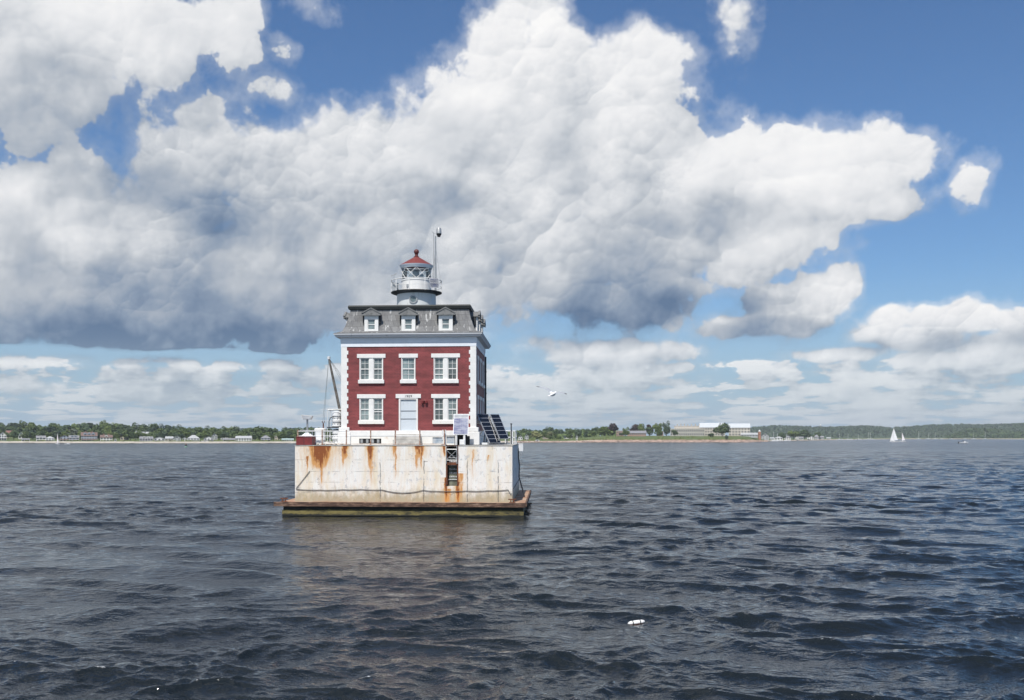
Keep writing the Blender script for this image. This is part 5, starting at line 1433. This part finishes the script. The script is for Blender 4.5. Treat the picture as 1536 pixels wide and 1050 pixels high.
H_(171.5, 174.5, 657.5, 662, 22, M_HW, M_RL, 'tiny white gabled bath house beside the bright white house', floors=1, win=1, cat='hut', name='beach_hut', depth=3)
H_(187, 192, 644.8, 652, 120, M_HW, M_RG, 'narrow white tower house up among the trees', floors=3, win=1)
H_(202, 207, 645.5, 648, 165, M_HW, M_RL, 'small white roofed house highest on the slope', floors=1, win=1)
H_(204, 223, 647.7, 651.5, 130, M_HW, M_RL, 'long low white building on the slope above the shore', form='side', floors=1, win=6)
H_(181, 193, 653, 660, 55, M_HT, M_RR, 'tan house with a red brown roof below the narrow tower house', floors=1)
H_(210, 229, 654.7, 663, 30, M_HW, M_RG, 'wide white house with a gray roof and full front porch', form='side', win=5, porch=True, dorm=2)
H_(231, 247, 655, 663, 28, M_HW, M_RG, 'white house with one gable and a gray roof, first by the white beach', win=3, porch=True)
H_(248.5, 259.5, 654.6, 662.5, 30, M_HT, M_RL, 'cream house with a pale side gable roof by the white beach', form='side')
H_(260, 271, 653.8, 662.5, 30, M_HG, M_RL, 'light gray gabled house with a pale roof by the white beach', win=2)
H_(274, 280.5, 656, 661.5, 34, M_HW, M_RL, 'smallest white gabled cottage on the white beach', floors=1, win=2)
H_(281.5, 299, 652.5, 662.5, 32, M_HW, M_RL, 'white house with a tall pointed pale hip roof', form='hip', porch=True, win=4, rf=.5)
H_(302, 312, 661, 663, 15, M_HW, M_RL, 'long low white beach shed at the water', form='flat', floors=1, win=1, name='beach_shed', cat='shed')
H_(306, 320, 654.5, 662.5, 30, M_HW, M_RG, 'white gabled house with a gray roof left of the twin gables on the slope', porch=True)
H_(317.5, 326, 649.6, 657, 75, M_HG, M_RG, 'gray gabled house on the slope behind the dark round tree', win=2)
H_(331.5, 342, 650, 658, 75, M_HW, M_RG, 'white gabled house with three small windows on the slope', win=3)
H_(335, 352, 657.2, 662.5, 28, M_HG, M_RG, 'low green gray house with a long veranda on the beach', form='side', floors=1, porch=True, win=4)
H_(354, 377, 653.8, 663, 30, M_HW, M_RL, 'long bright white barn like house on the beach', form='side', win=6)
H_(349, 357, 653, 657.5, 70, M_HBR, M_RG, 'small brown house behind the long white barn', form='side', floors=1)
H_(375, 384, 653.5, 658, 75, M_HG, M_RG, 'small gray house behind the right end of the long white barn', form='side', floors=1)
H_(391.5, 405.5, 653.2, 662, 34, M_HB, M_RG, 'blue gray house with a pointed gray roof on the beach', form='hip', porch=True, rf=.45)
H_(412, 420, 651.5, 659.5, 60, M_HT, M_RG, 'tan gabled house in the trees left of the low teal shed', win=2)
H_(423, 440, 657.6, 660.5, 30, M_HW, M_RT, 'long low shed with a pale teal roof near the pier', form='side', floors=1, win=5, name='beach_shed', cat='shed', rf=.5)
H_(777, 784, 653, 661.5, 35, M_HW, M_RG, 'white house just right of the pier corner', win=2)
H_(787, 793, 651.5, 659.5, 50, M_HG, M_RL, 'gray gabled house beside the willow right of the pier', win=2)
H_(814, 824.5, 652.6, 655.5, 110, M_HT, M_RL, 'long low tan building between the two willows', form='flat', floors=1, win=5, rf=.35)
H_(845, 858.5, 652.6, 655.5, 110, M_HW, M_RL, 'long low white building in the trees left of the fort lawn', form='flat', floors=1, win=6, rf=.35)
H_(864, 866.5, 652, 660, 25, M_HW, M_RL, 'small white marker hut on the rocks left of the fort', floors=2, win=1, name='marker_hut', cat='hut', depth=2.5)
H_(803, 809, 659.2, 662, 10, M_HW, M_RT, 'small white and green tent like shelter on the stones', floors=1, win=1, name='shelter', cat='shelter', depth=3)
# fort and laboratory buildings
H_(924.5, 936, 645.8, 654.5, 78, M_FBR, M_RL, 'short flat roofed brown brick wing left of the long brick building', name='brick_building', form='flat', win=4, rf=.1, cat='building')
H_(941, 969, 646, 657, 66, M_FBR, M_RG, 'long two storey brown brick building with a gray hipped roof', name='brick_building', form='side', win=9, rf=.34, cat='building', depth=16)
H_(985, 995, 646.5, 652, 150, M_FBR, M_RL, 'small brown brick block behind the oval tree', name='brick_building', form='flat', win=3, rf=.12, floors=1, cat='building')
H_(1006, 1056, 643, 653.8, 95, M_FORT, M_FORTL, 'long gray granite fort with rows of small windows', name='stone_fort', form='flat', win=16, rf=.06, cat='fort', depth=30)
fort = H_(1012, 1052, 638.6, 644.5, 118, M_FORTL, M_FORT, 'pale cream upper block with chimneys standing on the granite fort', name='fort_barracks', form='flat', floors=1, win=13, rf=.08, cat='building', depth=12)
for k, px in enumerate((1016.5, 1021.5, 1027, 1031.5, 1037, 1043, 1048.5)):
    q = place(px, 118).x - place(1032, 118).x
    m = MB(); hh = CAMH + (CY - 638.6) / FPX * (ds(1032) + 118) - fort.location.z
    m.box(q - .7, q + .7, 3, 4.4, hh + .003, hh + rh.uniform(1.0, 2.6)); m.build('chimney', M_FORT, fort)
H_(1050, 1087, 634, 653.8, 105, M_FORTL, M_WROOF, 'large pale building with a long shining white metal roof', name='laboratory', form='side', win=10, floors=3, rf=.36, cat='building', depth=26)
H_(1093.5, 1124.5, 635, 653.8, 100, M_FORTL, M_WROOF, 'second large pale building with a white roof, right of the broad tree', name='laboratory', form='side', win=7, floors=3, rf=.34, cat='building', depth=24)
H_(1112, 1136, 649, 655, 70, M_HG, M_RL, 'low gray annex with a pale roof in front of the second white roofed building', name='annex', form='side', win=6, floors=1, rf=.5, cat='building')
H_(1142.5, 1153, 650, 657.5, 40, M_HG, M_RL, 'gray gabled boathouse beside the brick tower', name='boathouse', win=2, cat='building')
pt = place(1139.6, 30)
D_ = pt.y
tw = empty('brick_tower', pt, 0, 'slender orange red brick tower with a pale cap at the end of the fort point', 'tower')
hz = CAMH + (CY - 645) / FPX * D_ - pt.z
m = MB(); m.box(-1.3, 1.3, 0, 2.6, -1, hz * .84); m.build('shaft', M_TOWER, tw)
m = MB(); m.box(-1.5, 1.5, -.2, 2.8, hz * .842, hz * .88); m.hexa([(-1.1, .2, hz * .882), (1.1, .2, hz * .882), (1.1, 2.4, hz * .882), (-1.1, 2.4, hz * .882)], [(-.5, .8, hz), (.5, .8, hz), (.5, 1.8, hz), (-.5, 1.8, hz)]); m.build('cap', M_HW, tw)
m = MB(); m.box(-.35, .35, -.05, -.003, hz * .5, hz * .6); m.build('window', M_WIN, tw)
for x0, x1, yt, lab, wl, rf_, fm in ((1162, 1174, 654.8, 'white house with a low roof, first right of the brick tower', M_HW, M_RL, 'hip'), (1177, 1186, 653.8, 'white house with a gray hip roof, second from the brick tower', M_HW, M_RG, 'hip'),
        (1193, 1198.5, 653.8, 'tall white gabled house between two dark trees across the harbour', M_HW, M_RL, 'gable'), (1198.5, 1205, 655, 'gray house against the dark tree across the harbour', M_HG, M_RG, 'side'),
        (1211, 1220, 653.6, 'white house with a wide gable right of the dark trees', M_HW, M_RL, 'gable'), (1221.5, 1228, 652.2, 'gray house with a pointed roof on the harbour spit', M_HG, M_RG, 'hip'),
        (1228, 1235.5, 654, 'low gray house at the end of the harbour spit', M_HG, M_RG, 'side'), (1240, 1246, 656, 'lowest white shed at the tip of the harbour spit', M_HW, M_RL, 'side'), (1155, 1161, 656, 'small white shed between the boathouse and the first white house', M_HW, M_RL, 'side')):
    H_(x0, x1, yt, 659.5, 30, wl, rf_, lab, form=fm, win=3, floors=2 if yt < 654.5 else 1)
for px, t, h, lab in ((1190, 40, 11, 'dark round tree left of the tall white gabled house'), (1207, 45, 12, 'dark round tree right of the gray harbour house'), (1173, 50, 8, 'small dark tree between the first two harbour houses'), (1226, 60, 9, 'dark tree behind the pointed gray harbour house')):
    tree(place(px, t), h * 1.3, h * 1.5, lab, None, 'green', rt)
# white water tank on the ridge and a thin mast
D_ = 4000
X_ = (1230.7 - CX) / FPX * D_; zr0 = CAMH + (CY - 641) / FPX * D_; zr1 = CAMH + (CY - 636.3) / FPX * D_
wt = empty('water_tower', (X_, D_, zr0 - 8), 0, 'white water tower standing up from the far ridge', 'water tower')
m = MB(); m.lathe([(2.2, 0), (1.8, 8), (3.0, 11)], 12); m.build('stem', M_WROOF, wt); m = MB(); m.lathe([(3.0, 11.003), (4.6, 14), (4.4, 17), (2.2, 19.5), (0, 20.2)], 16); m.build('tank', M_WROOF, wt, smooth=True)
X_ = (1318.5 - CX) / FPX * D_; zr0 = CAMH + (CY - 641.5) / FPX * D_; zr1 = CAMH + (CY - 635) / FPX * D_
rm = empty('radio_mast', (X_, D_, zr0 - 8), 0, 'thin gray radio mast on the far ridge', 'mast')
m = MB(); m.tube([(0, 0, 0), (0, 0, zr1 - zr0 + 8)], [.9, .5], 6); m.build('pole', M_GALV, rm)
m = MB(); m.box(-1.6, 1.6, -.3, .3, zr1 - zr0 + 4, zr1 - zr0 + 5); m.build('antenna', M_GALV, rm)


# ------------------------------------------------------------------ boats, buoys and the gull
M_HULL = mat('white_gelcoat', (0.78, 0.78, 0.78), 0.25, var=0.04)
M_SAIL = mat('white_sailcloth', (0.80, 0.80, 0.81), 0.7, var=0.06, scale=0.6)
M_SAILR = mat('pink_white_sailcloth', (0.80, 0.70, 0.72), 0.7, var2=(0.8, 0.79, 0.8), scale=0.5)
M_MAST = mat('pale_spar', (0.62, 0.62, 0.60), 0.4)
M_BLUE = mat('dark_blue_canvas', (0.03, 0.05, 0.12), 0.7)
def hull(m, L, Bm, H, draft=.3, n_=10):
    secs = []
    for i in range(n_ + 1):
        t = i / n_; x = -L / 2 + L * t
        b_ = Bm / 2 * (math.sin(math.pi * min(.5 + t * .55, 1.05) if t > .45 else math.pi * (.32 + .4 * t)) ** .8 if t < 1 else 0.02)
        b_ = Bm / 2 * max(.03, (1 - ((t - .42) / .58) ** 2.2 if t > .42 else .78 + .22 * t / .42))
        sh_ = H * (.82 + .28 * t * t)
        secs.append([(x, -b_, sh_), (x, -b_ * .92, sh_ * .3), (x, -b_ * .5, -draft * (1 - t ** 3)), (x, 0, -draft * 1.2 * (1 - t ** 3)), (x, b_ * .5, -draft * (1 - t ** 3)), (x, b_ * .92, sh_ * .3), (x, b_, sh_)])
    vs = [p for s_ in secs for p in s_]; k = 7; fs = []
    for i in range(n_):
        for j in range(k - 1): fs.append((i * k + j, (i + 1) * k + j, (i + 1) * k + j + 1, i * k + j + 1))
        fs.append((i * k + 6, (i + 1) * k + 6, (i + 1) * k, i * k))
    fs.append(tuple(range(k - 1, -1, -1))); fs.append(tuple(n_ * k + j for j in range(k)))
    m.add(vs, fs)
def sail(m, a, b, c, belly, n_=6):
    """curved triangle: a = tack, b = head, c = clew; two skins a few cm apart"""
    a, b, c = Vector(a), Vector(b), Vector(c)
    nn = (b - a).cross(c - a).normalized(); vs = []; fs = []
    for side in (0, .03):
        o = len(vs); idx_ = {}
        for i in range(n_ + 1):
            for j in range(n_ + 1 - i):
                u_, w_ = i / n_, j / n_
                p = a + (b - a) * u_ + (c - a) * w_ + nn * (belly * 4 * w_ * max(0, 1 - u_ - w_) + side)
                idx_[i, j] = len(vs); vs.append(tuple(p))
        for i in range(n_):
            for j in range(n_ - i):
                f_ = (idx_[i, j], idx_[i + 1, j], idx_[i, j + 1]); fs.append(f_ if side else f_[::-1])
                if (i + 1, j + 1) in idx_:
                    f_ = (idx_[i + 1, j], idx_[i + 1, j + 1], idx_[i, j + 1]); fs.append(f_ if side else f_[::-1])
    m.add(vs, fs)
def water_pt(px, py): 
    D = CAMH * FPX / (py - CY)
    return Vector(((px - CX) / FPX * D, D, 0))
def sailboat(p, L, mast_h, rz, label, jib=True, smat=M_SAIL, heel=0.05, boomdir=1):
    e = empty('sailboat', p, rz, label, 'sailboat'); e.rotation_euler = (heel, 0, rz)
    m = MB(); hull(m, L, L * .3, L * .11); m.build('hull', M_HULL, e, smooth=True)
    m = MB(); m.hexa([(-L * .12, -L * .08, L * .09), (L * .2, -L * .06, L * .09), (L * .2, L * .06, L * .09), (-L * .12, L * .08, L * .09)], [(-L * .1, -L * .07, L * .15), (L * .13, -L * .05, L * .15), (L * .13, L * .05, L * .15), (-L * .1, L * .07, L * .15)]); m.build('cabin', M_HULL, e)
    m = MB(); m.tube([(L * .1, 0, L * .1), (L * .08, 0, mast_h)], [.09, .05], 6); m.build('mast', M_MAST, e)
    m = MB(); m.tube([(L * .09, 0, L * .2), (-L * .40, L * .06 * boomdir, L * .21)], .06, 6); m.build('boom', M_MAST, e)
    m = MB(); sail(m, (L * .085, 0, L * .23), (L * .078, .02, mast_h * .98), (-L * .39, L * .06 * boomdir, L * .23), L * .05 * boomdir); m.build('mainsail', smat, e, smooth='all')
    if jib:
        m = MB(); sail(m, (L * .47, 0, L * .15), (L * .10, .02, mast_h * .88), (L * .04, L * .08 * boomdir, L * .17), L * .04 * boomdir); m.build('jib', smat, e, smooth='all')
    m = MB(); m.tube([(L * .48, 0, L * .12), (L * .08, 0, mast_h * .97)], .02, 4); m.tube([(-L * .48, 0, L * .1), (L * .08, 0, mast_h)], .02, 4); m.build('stay', M_MAST, e)
    return e
sailboat(water_pt(1341.5, 662.9), 9.5, 16.5, R(160), 'taller white sailboat with full sails, left of the pair beyond the lighthouse', jib=True, boomdir=-1)
sailboat(water_pt(1354, 662.5), 7.5, 11.0, R(168), 'shorter white sailboat sailing close behind the taller one', jib=False, smat=M_SAILR, boomdir=-1)
sailboat(water_pt(86, 666.0), 4.4, 8.6, R(160), 'lone small sailboat with one tall narrow sail off the left shore', jib=False, smat=M_SAILR)
def powerboat(p, L, rz, label, name='motorboat', top=True, group=None):
    e = empty(name, p, rz, label, 'motorboat', group)
    m = MB(); hull(m, L, L * .33, L * .14); m.build('hull', M_HULL, e, smooth=True)
    m = MB(); m.hexa([(-L * .02, -L * .12, L * .13), (L * .26, -L * .08, L * .13), (L * .26, L * .08, L * .13), (-L * .02, L * .12, L * .13)], [(-L * .02, -L * .11, L * .2), (L * .14, -L * .07, L * .2), (L * .14, L * .07, L * .2), (-L * .02, L * .11, L * .2)]); m.build('cabin', M_HULL, e)
    m = MB(); m.hexa([(L * .0, -L * .1, L * .203), (L * .10, -L * .07, L * .203), (L * .10, L * .07, L * .203), (L * .0, L * .1, L * .203)], [(-L * .03, -L * .08, L * .27), (-L * .01, -L * .06, L * .27), (-L * .01, L * .06, L * .27), (-L * .03, L * .08, L * .27)]); m.build('windscreen', M_WIN, e)
    m = MB(); m.box(-L * .56, -L * .47, -L * .05, L * .05, -.1, L * .17); m.build('outboard_motor', M_DARK, e)
    if top:
        m = MB(); m.tube([(-L * .1, -L * .1, L * .12), (-L * .1, -L * .1, L * .32)], .03, 5); m.tube([(-L * .1, L * .1, L * .12), (-L * .1, L * .1, L * .32)], .03, 5); m.box(-L * .16, L * .02, -L * .12, L * .12, L * .32, L * .335); m.build('canopy', M_BLUE, e)
    return e
powerboat(water_pt(1445.3, 665.2), 8.8, R(8), 'white open motorboat with a dark outboard, alone right of the sailboats')
powerboat(water_pt(101, 666.4), 4.2, R(5), 'tiny white skiff beside the lone small sailboat', 'skiff', False)
# moored yachts without sails in the harbour
rm_ = random.Random(9)
prev = None
for px, top in ((1160.5, 648), (1166, 650), (1180, 651), (1259, 650.5), (1272, 650), (1287.5, 651.5), (1302.5, 648.5), (1305.5, 648), (1377.8, 646.5), (1392.8, 649), (1402.8, 648.5), (1460.4, 649), (1477.6, 648)):
    D = ds(px) - 60 if px > 1185 else ds(px) - 25
    p = Vector(((px - CX) / FPX * D, D, 0)); mh = CAMH + (CY - top) / FPX * D
    e = empty('moored_yacht', p, rm_.uniform(-.6, .6), 'white moored yacht with a bare mast in the far harbour', 'yacht', 'moored yachts with bare masts')
    L = 10 if D < 1800 else 13
    m = MB(); hull(m, L, 3.2, 1.3); m.build('hull', M_HULL, e, smooth=True)
    m = MB(); m.box(-2, 2, -.9, .9, 1.2, 1.9); m.build('cabin', M_HULL, e)
    m = MB(); m.tube([(0, 0, 1), (0, 0, mh)], .22, 5); m.build('mast', M_MAST, e)
for px in (1176, 1262, 1276, 1290, 1297, 1308, 1390, 1412, 1426, 1447):
    D = ds(px) - rm_.uniform(40, 120); p = Vector(((px - CX) / FPX * D, D, 0))
    powerboat(p, 9 if D > 1500 else 6, rm_.uniform(-.4, .4), 'small white moored motorboat in the far harbour', 'moored_motorboat', False, 'moored motorboats')

# channel buoy off the left shore
p = water_pt(279, 671)
bu = empty('channel_buoy', p, .3, 'small dark green channel buoy with an orange top off the left shore', 'buoy')
m = MB(); m.lathe([(.75, -.3), (.8, .1), (.75, .5), (.4, .62)], 14); m.build('float', mat('pale_green_paint', (0.25, 0.42, 0.33), 0.5), bu, smooth=True)
m = MB()
for k in range(4):
    a = k * math.pi / 2 + .4; m.tube([(.5 * math.cos(a), .5 * math.sin(a), .55), (.2 * math.cos(a), .2 * math.sin(a), 1.55)], .06, 5)
m.box(-.45, .45, -.05, .05, .7, 1.5); m.box(-.05, .05, -.45, .45, .7, 1.5); m.build('tower', mat('dark_green_paint', (0.015, 0.04, 0.03), 0.5), bu)
m = MB(); m.lathe([(.2, 1.55), (.24, 1.6), (.22, 1.85), (0, 1.95)], 10); m.build('lamp', mat('orange_paint', (0.45, 0.12, 0.04), 0.5), bu)

# fishing float drifting in the foreground
p = water_pt(954.5, 931)
ww_ = wave_field(np.array([p.x]), np.array([p.y]), np.array([.09])); wz = float(ww_[0][0]) + .035
fb = empty('fishing_float', (p.x, p.y, wz), 0, 'white spindle shaped fishing float with two black bands, drifting in the near water', 'float')
fb.rotation_euler = (0, R(-6), R(8))
def float_fn(n, co, c, b):
    x, y, z = n.xyz(co)
    return n.mix(n.sstep(n.m('MULTIPLY_ADD', n.m('SUBTRACT', n.noise(co, 14.0, 3), 0.5), 0.05, z), -0.035, -0.02, 1.0, 0.0), (0.82, 0.81, 0.79), (0.45, 0.08, 0.035))
M_FLOAT = mat('white_float_foam', (0.8, 0.8, 0.78), 0.45, fn=float_fn)
def spindle(x0, x1, grow=1.0, k=14):
    m = MB(lambda a, b_, c_: (c_, b_, a)); 
    pr = []
    for i in range(k + 1):
        x = x0 + (x1 - x0) * i / k; q = min(1, abs(x) / .275)
        pr.append((max(.001, .068 * (1 - max(0, (q - .35) / .65) ** 2.6) ** .75) * grow, x))
    m.lathe(pr, 20); return m
spindle(-.275, .275, k=40).build('body', M_FLOAT, fb, smooth=True)
for x in (-.115, .115):
    spindle(x - .016, x + .016, 1.03, 2).build('band', M_DARK, fb, smooth=True)
m = MB(); m.tube([(-.11, -.05, -.05), (-.11, -.04, -.5)], .008, 5); m.build('line', M_ROPE, fb)

# herring gull in flight
Dg = 39.0
gp = Vector(((829.0 - CX) / FPX * Dg, Dg, CAMH + (CY - 591.5) / FPX * Dg))
g = empty('seagull', gp, 0, 'white gull with gray wings and black tips gliding right of the lighthouse', 'gull')
b_ = bmesh.new()
def gloft(secs):
    """secs: rings of points"""
    rings = [[b_.verts.new(p) for p in s_] for s_ in secs]
    for r0, r1 in zip(rings, rings[1:]):
        k = len(r0)
        for i in range(k): b_.faces.new((r0[i], r0[(i + 1) % k], r1[(i + 1) % k], r1[i]))
    b_.faces.new(rings[0][::-1]); b_.faces.new(rings[-1])
def ell(x, ry, rz_, z=0, k=10): return [(x, ry * math.cos(2 * math.pi * i / k), z + rz_ * math.sin(2 * math.pi * i / k)) for i in range(k)]
gloft([ell(-.30, .075, .006, .012), ell(-.22, .05, .012, .01), ell(-.15, .035, .03, .0), ell(-.05, .062, .066, -.004), ell(.05, .07, .075, -.006), ell(.13, .055, .06, .006), ell(.18, .038, .042, .018), ell(.22, .04, .043, .026), ell(.26, .028, .03, .024), ell(.28, .012, .013, .02), ell(.33, .006, .006, .012)])
def wing(s_, pts):
    """pts: (span y, z, leading x, trailing x, thickness)"""
    secs = []
    for y, z, xl, xt, th_ in pts:
        xm = xl - (xl - xt) * .3
        secs.append([(xl, s_ * y, z), (xm, s_ * y, z + th_), (xt, s_ * y, z + .002), (xm, s_ * y, z - th_ * .7)])
    if s_ < 0: secs = [q[::-1] for q in secs]
    gloft(secs)
wing(1, [(.02, .03, .12, -.07, .02), (.18, .13, .145, -.06, .014), (.30, .20, .16, -.05, .011), (.45, .235, .12, -.06, .008), (.60, .275, .05, -.09, .006), (.72, .315, -.04, -.12, .003)])
wing(-1, [(.02, .03, .12, -.07, .02), (.18, .055, .145, -.06, .014), (.30, .07, .16, -.05, .011), (.45, .065, .12, -.06, .008), (.60, .058, .05, -.09, .006), (.74, .05, -.05, -.13, .003)])
gm = bpy.data.meshes.new('body'); b_.to_mesh(gm); b_.free()
go_ = bpy.data.objects.new('body', gm); C.objects.link(go_); go_.parent = g
def gull_fn(n, co, c, b):
    x, y, z = n.xyz(co)
    ay = n.m('ABSOLUTE', y)
    col = n.mix(n.sstep(ay, .09, .13), (0.76, 0.76, 0.75), (0.36, 0.38, 0.41))
    nzz = n.xyz(n.n('ShaderNodeNewGeometry').outputs['Normal'])[2]
    col = n.mix(n.m('MULTIPLY', n.sstep(nzz, 0.0, -0.15), 0.75), col, (0.76, 0.76, 0.75))
    col = n.mix(n.sstep(ay, .56, .62), col, (0.02, 0.02, 0.022))
    return n.mix(n.sstep(x, .285, .295), col, (0.65, 0.45, 0.08))
gm.materials.append(mat('gull_plumage', (0.8, 0.8, 0.8), 0.7, fn=gull_fn))
rmd = go_.modifiers.new('remesh', 'REMESH'); rmd.mode = 'VOXEL'; rmd.voxel_size = .006; rmd.use_smooth_shade = True
g.rotation_euler = (R(4), R(-16), R(50))


# ------------------------------------------------------------------ the summer haze between here and the far shore
m = MB(); m.box(-5200, 5200, -60, 6400, -5.0, 95.0)
mh_ = bpy.data.materials.new('summer_haze'); mh_.use_nodes = True
nh = NT(mh_.node_tree); mh_.node_tree.nodes.clear()
pv_ = nh.n('ShaderNodeVolumePrincipled', {'Color': (0.86, 0.93, 1.0), 'Density': 0.00008, 'Anisotropy': 0.0})
nh.n('ShaderNodeOutputMaterial', {'Volume': pv_.outputs[0]})
hz_ = m.build('haze', mh_); tag(hz_, kind='stuff')
